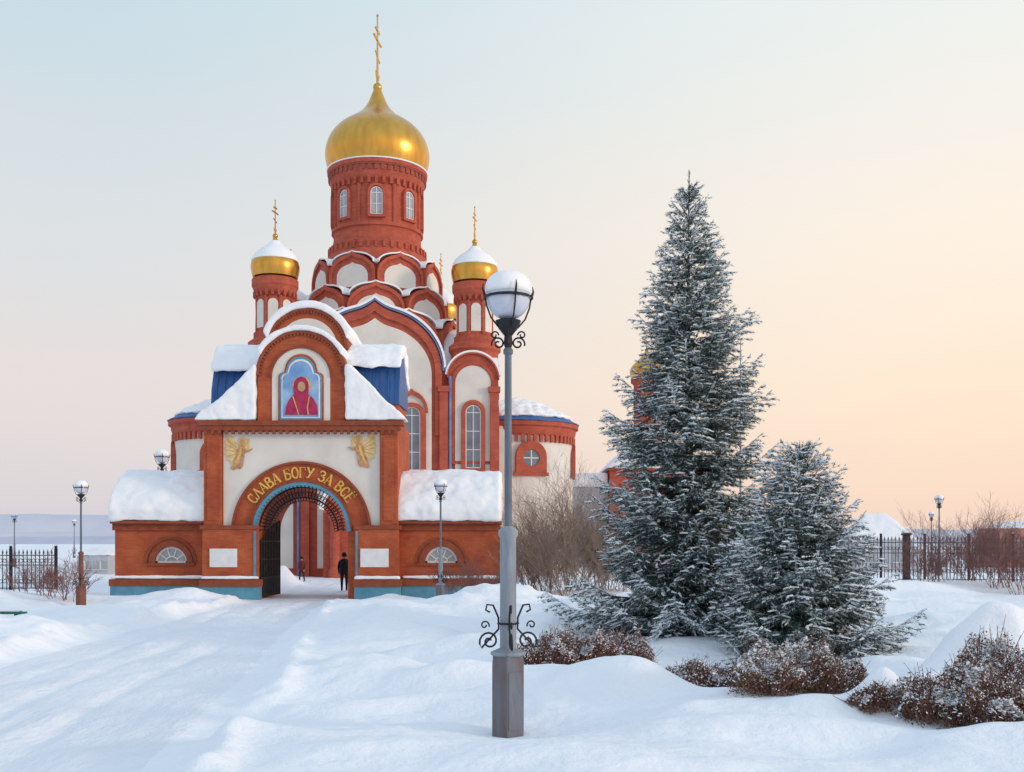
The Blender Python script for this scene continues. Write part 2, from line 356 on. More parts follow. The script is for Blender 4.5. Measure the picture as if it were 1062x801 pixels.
for a in range(3,180,5):
    ar.xf=T(0,0,az)@Matrix.Rotation(math.radians(-a),4,'Y'); ar.box(u(46.2),u(48),-0.09,0.1,-.055,.055)
ar.xf=Matrix(); ar.box(gx(265),gx(267.5),-0.33,-.3,0,az).box(gx(370),gx(372),-0.33,-.3,0,az)
ar.box(-R,-R+.02,0.0,.34,0,az)
ar.obj('arch_lining',M['lblue'],gate)
for a,b in ((220,248),(375,404)):
    MB().box(gx(a),gx(b),-0.36,-0.3,gz(588),gz(569)).obj('plaque',M['wframe'],gate)
for a,b,y0,yb in ((211,271,-.45,.1),(369,416,-.45,.1),(112,211,.25,.7),(416,520,.25,.7)):
    MB().box(gx(a),gx(b),y0,yb,-.3,gz(608)).obj('plinth',M['lblue'],gate)
    MB().box(gx(a-1),gx(b+1),y0-.05,yb,gz(608),gz(601)).obj('ledge',M['brickd'],gate)
    MB().box(gx(a),gx(b),y0-.04,y0+.2,gz(600.5),gz(597)).obj('ledge_snow',M['snow'],gate,snow=0.05,disp=0.06)
for a,b,c in ((115,213,174),(413,517,457)):
    wg=MB(); xc=gx(c); zc=gz(584)
    x0,x1=gx(a),gx(b)
    wg.plate([[(x0,-.3),(x1,-.3),(x1,gz(541)),(x0,gz(541))],arc(xc,zc,u(17),0,180,16)],0.5,0.8)
    wg.box(x0,x1,0.8,4.2,-.3,gz(541))
    wg.obj('wing_wall',M['brick'],gate)
    t=MB(); t.plate(ring(xc,zc,u(17),u(23),0,180,20),0.4,0.5); t.box(xc-u(25),xc+u(25),0.36,0.5,zc-.12,zc)
    t.box(x0-.08,x1+.08,0.38,0.5,gz(550),gz(543)); t.plate(ring(xc,zc,u(25),u(27),0,180,20),0.45,0.5)
    t.obj('wing_trim',M['brickd'],gate)
    w=MB(); w.plate(arc(xc,zc,u(17),0,180,16),0.62,0.66); wo=w.obj('window',M['glassl'],gate)
    f=MB(); f.plate(ring(xc,zc,u(14.8),u(17),0,180,20),0.56,0.61); f.box(xc-u(17),xc+u(17),0.56,0.61,zc,zc+.08)
    f.plate(ring(xc,zc,u(6),u(7.2),0,180,12),0.57,0.61)
    for aa in (36,72,108,144):
        f.xf=T(xc,0,zc)@Matrix.Rotation(math.radians(-aa),4,'Y'); f.box(u(7),u(16),0.575,0.605,-.025,.025)
    f.xf=Matrix(); f.obj('frame',M['wframe'],wo)
    MB().box(x0-.1,x1+.1,0.15,4.4,gz(543),gz(540)).obj('eave',M['brickd'],gate)
    s=MB(); s.plate([(0.05,gz(540)),(-0.02,gz(528)),(0.3,gz(512)),(1.2,gz(493)),(2.2,gz(484)),(3.2,gz(490)),(4.4,gz(520)),(4.5,gz(540))],x0-.15,x1+.15 if a<200 else x1+.1,'x')
    s.obj('roof_snow',M['snow'],gate,snow=0.08,disp=0.2)
rf=MB(); rf.plate([(0.75,gz(417)),(0.8,gz(402)),(1.2,gz(378)),(2.0,gz(358)),(2.8,gz(353)),(3.6,gz(358)),(4.6,gz(390)),(4.8,gz(413))],gx(214),gx(412),'x')
for p in list(range(219,268,8))+list(range(360,412,8)): rf.plate([(0.70,gz(417)),(0.75,gz(402)),(1.15,gz(378)),(1.25,gz(378)),(.9,gz(417))],gx(p),gx(p)+.05,'x')
rf.obj('roof',M['blue'],gate)
for a,b,zz in ((215,264,383),(354,412,379)):
    s=MB(); s.plate([(0.78,gz(zz)),(0.68,gz(zz-4)),(0.9,gz(370)),(1.7,gz(352)),(2.8,gz(345)),(3.8,gz(354)),(4.8,gz(390)),(4.0,gz(385)),(2.8,gz(358)),(1.6,gz(368))],gx(a)-.06,gx(b)+.08,'x')
    s.obj('roof_snow',M['snow'],gate,snow=0.07,disp=0.2)
for pts in ([(203,436.5),(267,436.5),(267,378),(262,382),(248,397),(228,416),(208,429)],[(359,436.5),(423,436.5),(416,429),(400,416),(382,396),(364,380),(359,378)]):
    s=MB(); s.plate([(gx(a),gz(b)) for a,b in pts],-0.36,0.88); s.obj('shoulder_snow',M['snow'],gate,snow=0.06,disp=0.16)
s=MB(); s.plate(arc(0,gz(390),u(46.5),25,155,24)+arc(-.02,gz(391),u(53),148,32,24),-0.3,1.4); s.obj('gable_snow',M['snow'],gate,snow=0.05,disp=0.07)
s=MB(); s.plate(arc(0,gz(356),u(43),12,168,24)+arc(0,gz(356),u(50.5),160,20,24),1.05,4.9); s.obj('gable_snow',M['snow'],gate,snow=0.06,disp=0.08)
def lobed(e):
    w1=u(18.5+e); w2=u(11.5+e)
    return [(-w1,gz(433+e)),(w1,gz(433+e)),(w1,gz(399-e*.3))]+[(x,z) for x,z in arc(w2+u(1.5),gz(394-e*.3),u(5.5),-20,95,8)]+arc(0,gz(387-e*.5),w2,20,160,14)+[(x,z) for x,z in arc(-w2-u(1.5),gz(394-e*.3),u(5.5),85,200,8)]+[(-w1,gz(399-e*.3))]
ic=MB(); ic.plate(lobed(0),-0.24,-0.18); ico=ic.obj('wall_painting',M['icblue'],gate,label='lobed blue painted panel with a robed haloed figure')
f=MB(); f.plate(lobed(1.4),-0.222,-0.17); f.obj('frame',M['wframe'],ico)
f=MB(); f.plate(lobed(3.2),-0.205,-0.17); f.obj('edge_band',M['lblue'],ico)
f=MB(); f.plate(lobed(5.0),-0.19,-0.16); f.obj('surround',M['brick'],ico)
f=MB(); f.plate(arc(u(1),gz(401),u(9.5),0,350,28),-0.255,-0.245); f.obj('halo',M['icgold'],ico)
f=MB(); f.plate([(gx(a),gz(b)) for a,b in ((297,431),(298,423),(301,416),(306,410),(305.5,403),(306.5,397),(309.5,393),(314,391.5),(318,393),(321,398),(321.5,404),(321,410),(326,414),(330,421),(331,431))],-0.27,-0.26); f.obj('robe',M['icred'],ico)
f=MB(); f.plate(arc(u(1),gz(402),u(4),0,350,16,u(5.2)),-0.285,-0.275); f.obj('face',M['icskin'],ico)
f=MB(); f.tube([(gx(305),-.272,gz(412)),(gx(309),-.272,gz(424)),(gx(311),-.272,gz(431))],.022,5).tube([(gx(322),-.272,gz(412)),(gx(320),-.272,gz(424)),(gx(321),-.272,gz(431))],.022,5); f.obj('robe_trim',M['icgold'],ico)
def angel(cx,cy,sgn,k=1.12):
    # figure turned inwards: raised near wing, trailing far wing, leaning body and flowing robe
    def P(l): return [(gx(cx+sgn*a*k),gz(cy+b*k)) for a,b in l]
    w=MB()
    w.plate(P([(1,-5),(-3,-9),(-6,-14),(-9,-16),(-13,-15.5),(-12,-12),(-14,-10),(-12.5,-7),(-14,-5),(-12.5,-2),(-13.5,1),(-11.5,3),(-12,7),(-9.5,6.5),(-8.5,10),(-6,7),(-3.5,3),(-1,0)]),-0.055,-0.032)
    w.plate(P([(3,-5),(4,-9),(6.5,-12.5),(9,-13.5),(9.5,-10),(8.5,-7),(9,-4),(6.5,-3),(5,-1)]),-0.055,-0.032)
    o=w.obj('angel_painting',M['icpale'],gate,label='golden winged angel painted on the plaster')
    r_=MB(); r_.plate(P([(0,-7.5),(3.5,-7.5),(5,-3),(4.5,2),(3.5,8),(3,12),(0.5,15),(-2.5,14),(-5.5,16),(-8,14.5),(-6,9),(-3.5,3),(-2.5,-3)]),-0.07,-0.056); r_.obj('robe',M['icorange'],o)
    r_=MB(); r_.tube([(gx(cx+sgn*3*k),-.07,gz(cy-5*k)),(gx(cx+sgn*7*k),-.07,gz(cy-1*k)),(gx(cx+sgn*12*k),-.07,gz(cy-4*k))],[.055,.045,.02],5); r_.obj('arm',M['icskin'],o)
    r_=MB(); r_.plate(P([(1,-6),(3,-6),(1,2),(-2,9),(-4,13),(-5,12),(-2,4)]),-0.076,-0.071); r_.obj('sash',M['icgold'],o)
    h=MB(); h.plate(arc(gx(cx+sgn*2.6),gz(cy-11.8),u(4.0),0,350,18),-0.068,-0.056); h.obj('halo',M['icgold'],o)
    h=MB(); h.plate(arc(gx(cx+sgn*3.0),gz(cy-11.2),u(2.2),0,350,14,u(2.8)),-0.082,-0.072); h.obj('face',M['icskin'],o)
    h=MB()
    for a,b,c,d in ((-3,-5,-12,-13),(-3,-3,-12.5,-8),(-3,-1,-12,-3),(-3.5,1,-11,3),(4,-5,8,-11)):
        h.tube([(gx(cx+sgn*a*k),-.057,gz(cy+b*k)),(gx(cx+sgn*c*k),-.057,gz(cy+d*k))],.011,4)
    h.obj('feather_line',M['icorange'],o)
angel(249,470,1); angel(375,468,-1)
def el(cx,cy,rx,ry,a0,a1,n=14): return [(cx+rx*math.cos(math.radians(a0+(a1-a0)*i/n)),cy+ry*math.sin(math.radians(a0+(a1-a0)*i/n))) for i in range(n+1)]
st_=lambda x:[[(x,0),(x,1)],[(x-.18,0),(x+.18,0)],[(x-.18,1),(x+.18,1)]]
GL={
 'С':[el(.52,.5,.42,.5,48,312),[(.80,.66),(.86,1.0)],[(.86,.0),(.80,.34)],[(.1,.5),(.26,.5)]],
 'Л':[[(.0,.0),(.12,.06),(.30,.6),(.46,1)],[(.46,1),(.86,0)],[(.30,1),(.62,1)],[(.70,0),(1.02,0)],[(-.1,0),(.14,0)]],
 'А':[[(.08,0),(.5,1)],[(.5,1),(.92,0)],[(.22,.40),(.5,.30),(.78,.40)],[(.28,1),(.68,1)],[(-.08,0),(.22,0)],[(.76,0),(1.08,0)]],
 'В':st_(.15)+[[(.15,1),(.5,1),(.74,.9),(.76,.74),(.55,.56),(.15,.54)],[(.5,.55),(.82,.44),(.9,.24),(.72,.04),(.4,0),(.15,0)]],
 'Б':st_(.15)+[[(.15,1),(.82,1),(.86,.78)],[(.15,.56),(.55,.56),(.86,.42),(.88,.2),(.68,.02),(.4,0),(.15,0)]],
 'О':[el(.5,.5,.42,.5,0,360,20),[(.5,1.0),(.5,1.1)],[(.5,0),(.5,-.08)]],
 'Г':st_(.15)+[[(.15,1),(.85,1),(.88,.72)]],
 'У':[[(.08,1),(.5,.42)],[(.92,1),(.5,.40),(.3,.06),(.08,.02)],[(-.06,1),(.26,1)],[(.74,1),(1.06,1)]],
 'З':[[(.1,.78),(.22,.96),(.5,1),(.76,.9),(.76,.68),(.5,.54),(.34,.53)],[(.5,.54),(.82,.42),(.86,.2),(.66,.02),(.38,0),(.06,.18)]],
 'Ё':st_(.15)+[[(.15,1),(.8,1),(.84,.8)],[(.15,.52),(.60,.52),(.62,.62)],[(.15,0),(.82,0),(.86,.2)]],
}
txt='СЛАВА БОГУ ЗА ВСЁ'
ins=MB(); wts=[{' ':0.6}.get(c,1.0) for c in txt]; tot=sum(wts); acc=0; LW,LH=.31,.45
for c,wv in zip(txt,wts):
    ang=150-(150-31)*(acc+wv/2)/tot; acc+=wv
    if c==' ': continue
    ins.xf=T(0,-0.03,az)@Matrix.Rotation(math.radians(90-ang),4,'Y')@T(0,0,u(55.4))
    for i,l in enumerate(GL[c]):
        thick=.042 if (i==0 or len(l)>3) else .020
        if c=='А' and i==0: thick=.022
        if c in 'АЛ' and i==1: thick=.047
        if c=='Л' and i==0: thick=.024
        ins.tube([((a-.5)*LW,0,b*LH) for a,b in l],thick,6)
    if c=='Ё':
        for a in (.22,.70): ins.ball(((a-.5)*LW,0,LH*1.22),.045,8,6)
ins.xf=Matrix(); ins.obj('inscription',M['icgold'],gate)
for sgn in (-1,1):
    wl=1.85; lf=MB(T(sgn*(R-.06),0.7,0)@RZ(76 if sgn<0 else 93))
    for k in range(13):
        x=wl*k/12; zt=2.6+0.9*math.sin(k/12*1.4); lf.box(x-.025,x+.025,-.025,.025,.12,zt)
    for z in (.15,.9,1.7,2.5): lf.box(0,wl,-.03,.03,z,z+.06)
    lf.box(0,wl,-.012,.012,.15,.9)
    for k in range(4):
        c=(0.25+k*0.45,0,1.3); lf.tube([(c[0]+.19*math.cos(t/12*6.283),0,c[2]+.19*math.sin(t/12*6.283)) for t in range(12)],.02,5,True)
    lf.obj('gate_leaf',M['iron'],gate)
ty=MB()
for rr in (46.5,36,41.5):
    ty.tube([(x,0.5,z) for x,z in arc(0,az,u(rr),0,180,40)],.034 if rr!=41.5 else .018,5)
for a in range(3,180,5):
    c,s_=math.cos(math.radians(a)),math.sin(math.radians(a))
    ty.tube([(u(36)*c,0.5,az+u(36)*s_),(u(46.5)*c,0.5,az+u(46.5)*s_)],.019,4)
    cc=(u(33.4)*c,az+u(33.4)*s_); ty.tube([(cc[0]+.075*math.cos(t),0.5,cc[1]+.075*math.sin(t)) for t in np.linspace(0,6.283,9)[:-1]],.017,4,True)
    c,s_=math.cos(math.radians(a+2.5)),math.sin(math.radians(a+2.5)); cc=(u(39)*c,az+u(39)*s_); ty.tube([(cc[0]+.06*math.cos(t),0.5,cc[1]+.06*math.sin(t)) for t in np.linspace(0,6.283,9)[:-1]],.014,4,True)
ty.obj('arch_grille',M['iron'],gate)

# ---------------- church ----------------
CX,CY=-10.6,83.6
ch=empty('church',(CX,CY,0),'large red and white orthodox church with golden onion domes, snow covered','church',rot=math.radians(6))
def cz(p,s=14.67): return 2.6+(560-p)/s
body=MB(); body.box(-8.5,8.5,-8.5,8.5,-.3,14.6)
trim=MB(); pan=MB(); roof=MB(); rsn=MB()
for k in (0,90,180,270):
    for b in (body,trim,pan,roof,rsn): b.xf=RZ(k)
    bc=6.95 if k in (0,180) else 6.55
    body.plate(ogee(0,4.75,14.6,19.5,0.0),-8.75,-8.3)
    roof.plate(ogee(0,4.75,14.65,19.45),-8.28,-2.0)
    roof.plate(oband(0,(4.86,14.6,19.63),(4.77,14.6,19.52)),-9.0,-2.0)
    trim.plate(oband(0,(4.72,14.5,19.4),(4.25,14.5,18.75),10.0),-8.92,-8.76)
    rsn.plate(oband(0,(5.0,14.9,19.84),(4.87,14.8,19.66)),-8.98,-2.2)
    pan.plate(ogee(0,4.0,14.3,18.25,0.6),-8.83,-8.75)
    for c in (-bc,bc):
        hw=1.75 if bc>6.9 else 1.6
        body.plate(archloop(c,hw,0,14.1),-8.7,-8.3)
        body.plate(archloop(c,hw-.05,13.8,14.1),-8.3,-6.6)
        trim.plate(ring(c,14.1,hw+.01,hw+.12,0,180),-8.88,-8.0)
        rsn.plate(ring(c,14.1,hw+.13,hw+.27,8,172),-8.84,-7.6)
        trim.plate([archloop(c,1.55,8.0,13.75),archloop(c,1.30,8.2,13.75)],-8.82,-8.71)
        pan.plate(archloop(c,1.28,0.6,13.75),-8.77,-8.7)
        trim.plate([archloop(c,0.85,7.3,11.7),archloop(c,0.55,7.7,11.7)],-8.95,-8.77)
        trim.box(c-.95,c+.95,-9.0,-8.77,7.1,7.35)
    for c in (-2.6,2.6):
        trim.plate([archloop(c,1.0,7.0,11.3),archloop(c,0.6,7.5,11.4)],-9.05,-8.83)
        trim.box(c-1.1,c+1.1,-9.1,-8.83,6.8,7.05)
        trim.plate(oband(c,(1.15,11.6,13.3),(0.98,11.6,12.95)),-9.0,-8.83)
    for c in (-4.85,4.85)+((-8.45,8.45) if k in (0,180) else ()):
        trim.box(c-.3,c+.3,-9.05,-8.3,0,13.4); trim.box(c-.42,c+.42,-9.15,-8.3,13.1,13.5); trim.box(c-.38,c+.38,-9.1,-8.3,6.0,6.3)
    if k in (0,90,270):
        for c in (-5.3,5.3): MB(RZ(k)).tube([(c,-9.0,0),(c,-9.0,14.2)],.10,8).obj('drainpipe',M['bluep'],ch)
    trim.box(-8.6,-4.02,-8.98,-8.5,5.3,5.6).box(4.02,8.6,-8.98,-8.5,5.3,5.6)
body.obj('wall',M['cbrick'],ch); trim.obj('wall_trim',M['cbrick'],ch); pan.obj('plaster_panel',M['white'],ch)
roof.obj('roof',M['bluep'],ch); rsn.obj('roof_snow',M['snow'],ch)
fl=MB(); fl.box(-7.6,7.6,-7.6,7.6,14.6,15.1); fl.obj('roof_snow',M['snow'],ch,snow=0.25,disp=0.2)
for k in (0,90,270):
    bc=6.95 if k==0 else 6.55
    for c in (-bc,bc): window(ch,RZ(k)@T(c,-8.84,7.7),1.1,4.5)
    for c in (-2.6,2.6): window(ch,RZ(k)@T(c,-8.9,7.5),1.2,4.5)
po=MB(); po.plate([[(-3.4,0),(3.4,0)]+ogee(0,3.4,4.6,7.4),archloop(0,1.6,0.02,3.4)],-11.6,-8.8)
for c in (-2.6,2.6): po.lathe([(.42,0),(.42,.5),(.3,.7),(.36,2.2),(.3,3.8),(.45,4.1),(.45,4.5)],14,c,-11.9)
po.obj('portal',M['cbrick'],ch)
d=MB(); d.plate(archloop(0,1.6,0,3.4),-10.6,-10.5); d.obj('door',M['door'],ch)
d=MB(); d.plate(oband(0,(3.65,4.7,7.9),(3.35,4.6,7.4)),-11.8,-8.9); d.obj('portal_snow',M['snow'],ch)
def koko(hw,ht):
    a=MB(); a.plate(ogee(0,hw*.99,ht*.35,ht*.995,0),-.10,.9)
    r_=MB(); r_.plate(oband(0,(hw*1.03,ht*.35,ht*1.05),(hw*.93,ht*.35,ht*.93),0.0),-.28,1.0)
    p=MB(); p.plate(ogee(0,hw*.70,ht*.34,ht*.74,0.10),-.16,-.10)
    s=MB(); s.plate(oband(0,(hw*.95,ht*.75,ht*1.085),(hw*.93,ht*.72,ht*1.045)),-.2,1.0)
    return [(a.mesh('kokoshnik',M['cbrick'])),('arch_rim',r_.mesh('arch_rim',M['cbrick'])),('panel',p.mesh('panel',M['white'])),('snow',s.mesh('snow',M['snow']))]
def putkoko(ms,xf):
    o=bpy.data.objects.new('kokoshnik',ms[0]); link(o,ch); o.matrix_local=xf
    for n_,m_ in ms[1:]: link(bpy.data.objects.new(n_,m_),o)
core=MB()
core.lathe([(6.6,14.5),(6.4,17.4),(5.4,18.2),(5.2,19.8),(4.75,20.4),(4.6,22.0),(4.2,22.5),(4.05,24.2),(3.7,24.9)],32)
core.obj('tier_core',M['cbrick'],ch,smooth=True)
cs=MB(); cs.lathe([(6.3,17.5),(6.0,17.9),(5.35,18.4),(5.3,18.1)],32).lathe([(5.15,19.9),(5.0,20.2),(4.72,20.6),(4.6,20.3)],32).lathe([(4.6,22.1),(4.4,22.4),(4.15,22.7),(4.1,22.4)],32)
cs.obj('tier_snow',M['snow'],ch,smooth=True)
k1=koko(2.4,3.3); k2=koko(2.05,2.85); k3=koko(1.8,2.6)
for i in range(8):
    putkoko(k1,RZ(i*45+22.5)@T(0,-6.1,16.1))
    putkoko(k2,RZ(i*45)@T(0,-5.2,18.7))
    putkoko(k3,RZ(i*45+22.5)@T(0,-4.5,21.4))
dr=MB(); dr.lathe([(3.85,23.6),(3.85,24.5),(3.72,24.6),(3.72,25.3),(3.5,25.5),(3.42,25.9),(3.42,29.9),(3.6,30.1),(3.75,30.6),(3.75,31.0),(3.9,31.1),(3.9,31.4),(3.6,31.5)],48)
dr.lathe([(3.44,26.4),(3.58,26.45),(3.58,26.7),(3.44,26.75)],48)
for i in range(40):
    dr.xf=RZ(i*9); dr.box(-.11,.11,-3.62,-3.4,29.6,30.1); dr.box(-.11,.11,-3.86,-3.7,24.7,25.2)
for i in range(8):
    dr.xf=RZ(i*45); dr.plate([archloop(0,.66,27.0,28.9),archloop(0,.46,27.2,28.9)],-3.62,-3.3)
    dr.xf=RZ(i*45+22.5); dr.lathe([(.14,26.7),(.14,29.4),(.2,29.6)],8,0,-3.42)
dr.xf=Matrix(); dr.obj('drum',M['cbrick'],ch)
dd=MB(); dd.lathe([(3.76,30.94),(3.86,30.95),(3.86,31.05),(3.76,31.06)],48)
for i in range(48):
    dd.xf=RZ(i*7.5); dd.box(-.13,.13,-3.83,-3.6,30.55,30.95)
dd.xf=Matrix(); dd.obj('drum_frieze',M['cbrickd'],ch)
for i in range(8): window(ch,RZ(i*45)@T(0,-3.5,27.2),.92,2.1,'glassl',1,2)
def cross(parent,z0,h,xf,nm='cross'):
    c=MB(xf); t=h*.008+.02; r=h*.008+.012
    c.tube([(0,0,z0),(0,0,z0+h)],[r*1.8,r*1.0],6)
    for zz,hw in ((.78,.11),(.64,.19)): c.box(-h*hw,h*hw,-t,t,z0+h*zz-r*1.3,z0+h*zz+r*1.3)
    c.tube([(-h*.12,0,z0+h*.44),(h*.12,0,z0+h*.36)],r*1.1,5)
    for sx in (-1,1):
        c.ball((sx*h*.19,0,z0+h*.64),r*1.9,8,6)
        c.tube([(0,0,z0+h*.05),(sx*h*.07,0,z0+h*.09),(sx*h*.10,0,z0+h*.17)],r*.8,5)
    c.ball((0,0,z0+h),r*2,8,6); c.obj(nm,M['gold'],parent)
sm=13.16
prof=[(50,181),(51,178),(52.5,173),(53.6,167),(53.8,161),(52.6,154),(50,147),(46,140.5),(40.5,134.5),(34,129.5),(27.5,125.5),(21.5,121.5),(16.5,117),(12.5,112),(9.5,107),(7,101),(5,96),(4,93)]
def smoothp(p,n=3):
    for _ in range(n-1):
        q=[p[0]]
        for a,b in zip(p[:-1],p[1:]): q+= [(a[0]*.75+b[0]*.25,a[1]*.75+b[1]*.25),(a[0]*.25+b[0]*.75,a[1]*.25+b[1]*.75)]
        q.append(p[-1]); p=q
    return p
dm=MB(); dm.lathe(smoothp([(r_/sm,cz(p,sm)) for r_,p in prof],2),64); dm.ball((0,0,cz(91,sm)),.36,16,10); dm.obj('dome',M['gold'],ch,smooth=True)
MB().lathe([(3.95,31.38),(3.97,31.46),(3.75,31.5)],48).obj('dome_snow',M['snow'],ch,smooth=True)
cross(ch,cz(88,sm),5.45,RZ(77))
def tower(x,y,dz=0):
    e=bpy.data.objects.new('corner_tower',None); link(e,ch); e.location=(x,y,dz)
    t=MB(); t.lathe([(1.75,13.5),(1.75,16.4),(1.95,16.6),(1.95,16.9),(1.55,17.2),(1.55,17.6),(1.33,17.7),(1.33,20.3),(1.5,20.5),(1.6,20.9),(1.68,21.0),(1.68,21.5),(1.5,21.6)],28)
    for i in range(22):
        t.xf=RZ(i*360/22); t.box(-.09,.09,-1.58,-1.3,20.2,20.6)
    for i in range(8):
        t.xf=RZ(i*45+22.5); t.lathe([(.13,17.6),(.1,19),(.13,20.2)],8,0,-1.34)
    t.xf=Matrix(); t.obj('shaft',M['cbrick'],e)
    p=MB()
    for i in range(8):
        p.xf=RZ(i*45); p.plate(archloop(0,.36,17.9,19.6),-1.36,-1.2)
    p.xf=Matrix(); p.obj('niche_panel',M['white'],e)
    s=14.2
    pr=[(23,289),(24.2,284),(25,279),(24.6,274),(22.5,269),(18.5,264.5),(13.5,260.5),(8.5,257),(5,253.5),(3,250),(1.8,246)]
    pp=smoothp([(a/s,cz(b,s)) for a,b in pr],2)
    dmm=MB(); dmm.lathe(pp,32); dmm.ball((0,0,cz(245,s)),.2,10,8); dmm.obj('dome',M['gold'],e,smooth=True)
    cap=[(a/s+.05,cz(b,s)+.06) for a,b in [(23.5,272.5),(22.0,268),(16.5,261.5),(10.5,258),(6.5,254.5),(3.5,251)]]
    MB().lathe([(cap[0][0]-.1,cap[0][1]-.1)]+smoothp(cap,2)+[(.05,cap[-1][1])],32).obj('dome_snow',M['snow'],e,smooth=True)
    cross(e,cz(243,s),2.45,RZ(72))
    return e
tower(-7.3,-5.4); tower(7.3,-5.4); tower(-7.3,5.6,-.6); tower(5.2,5.6,-.6)
for sx in (-1,1):
    a=MB(); a.lathe([(4.5,-.3),(4.5,11.4)],48,sx*11.0,0); a.box(min(sx*8,sx*11),max(sx*8,sx*11),-4.5,4.5,-.3,11.4); a.obj('annex_wall',M['white'],ch,smooth=True)
    t=MB(); t.lathe([(4.52,10.55),(4.62,10.6),(4.75,11.0),(4.75,11.2),(4.95,11.3),(4.95,11.6),(4.6,11.65)],48,sx*11.0,0)
    for i in range(60):
        t.xf=T(sx*11.0,0,0)@RZ(i*6); t.box(-.13,.13,-4.7,-4.48,10.05,10.6)
    angs=(8,80) if sx>0 else (-80,-8)
    for ang in angs:
        t.xf=T(sx*11.0,0,0)@RZ(ang); t.plate([archloop(0,1.2,7.7,8.9),arc(0,8.8,.65,0,352,24)],-4.72,-4.4); t.box(-1.35,1.35,-4.70,-4.4,7.45,7.7)
    t.xf=Matrix(); t.obj('annex_trim',M['cbrick'],ch)
    for ang in angs:
        w=MB(T(sx*11.0,0,0)@RZ(ang)); w.plate(arc(0,8.8,.65,0,352,24),-4.6,-4.5); wo=w.obj('window',M['glass'],ch)
        w=MB(T(sx*11.0,0,0)@RZ(ang)); w.box(-.04,.04,-4.64,-4.6,8.2,9.4).box(-.6,.6,-4.64,-4.6,8.76,8.84); w.obj('frame',M['wframe'],wo)
    r_=MB(); r_.lathe([(5.02,11.62),(5.02,11.70),(3.6,12.4),(1.2,13.3),(.1,13.6)],24,sx*11.0,0); r_.obj('annex_roof',M['blue'],ch)
    s=MB(); s.lathe([(4.55,12.0),(4.45,12.2),(3.4,12.75),(1.3,13.65),(.1,13.9),(.1,13.6),(1.2,13.35),(3.6,12.45)],32,sx*11.0,0); s.obj('annex_snow',M['snow'],ch,snow=.13,disp=.45)

cp=empty('chapel',(12.9,96,0),'small red brick chapel with a golden onion dome behind the spruce','church')
DX=-.7
c=MB(); c.box(-4.4,3.1,-4,4,-.3,8.6); c.lathe([(2.0,8.6),(2.0,10.1),(1.2,10.6),(1.2,16.6),(1.45,16.8),(1.45,17.2)],24,DX,0); c.obj('wall',M['cbrick'],cp)
c=MB(); c.box(-4.6,3.3,-4.2,4.2,8.6,8.8).box(-4.5,3.2,-4.1,4.1,6.0,6.2); c.obj('cornice',M['cbrickd'],cp)
c=MB(); c.plate([(-4.9,8.8),(3.5,8.8),(1.5,11.0),(-2.6,11.0)],-4.4,4.4); c.obj('roof_snow',M['snow'],cp,snow=.2,disp=.15)
c=MB(); c.lathe(smoothp([(1.35,17.2),(1.6,17.7),(1.4,18.3),(.75,18.9),(.25,19.4),(.06,20.0)],3),24,DX,0); c.obj('dome',M['gold'],cp,smooth=True)
cross(cp,19.9,1.6,T(DX,0,0)@RZ(75))
for xx in (-2.4,0,2.2): window(cp,T(xx,-4.05,3.0),1.1,3)
c=MB(); c.box(-7.9,-4.5,-3,4,-.3,7.2); c.obj('annex_wall',M['wallg'],cp)
c=MB(); c.plate([(-8.3,7.2),(-4.45,7.2),(-4.45,8.5),(-7.5,8.4)],-3.3,4.3); c.obj('annex_snow',M['snow'],cp,snow=.15,disp=.1)

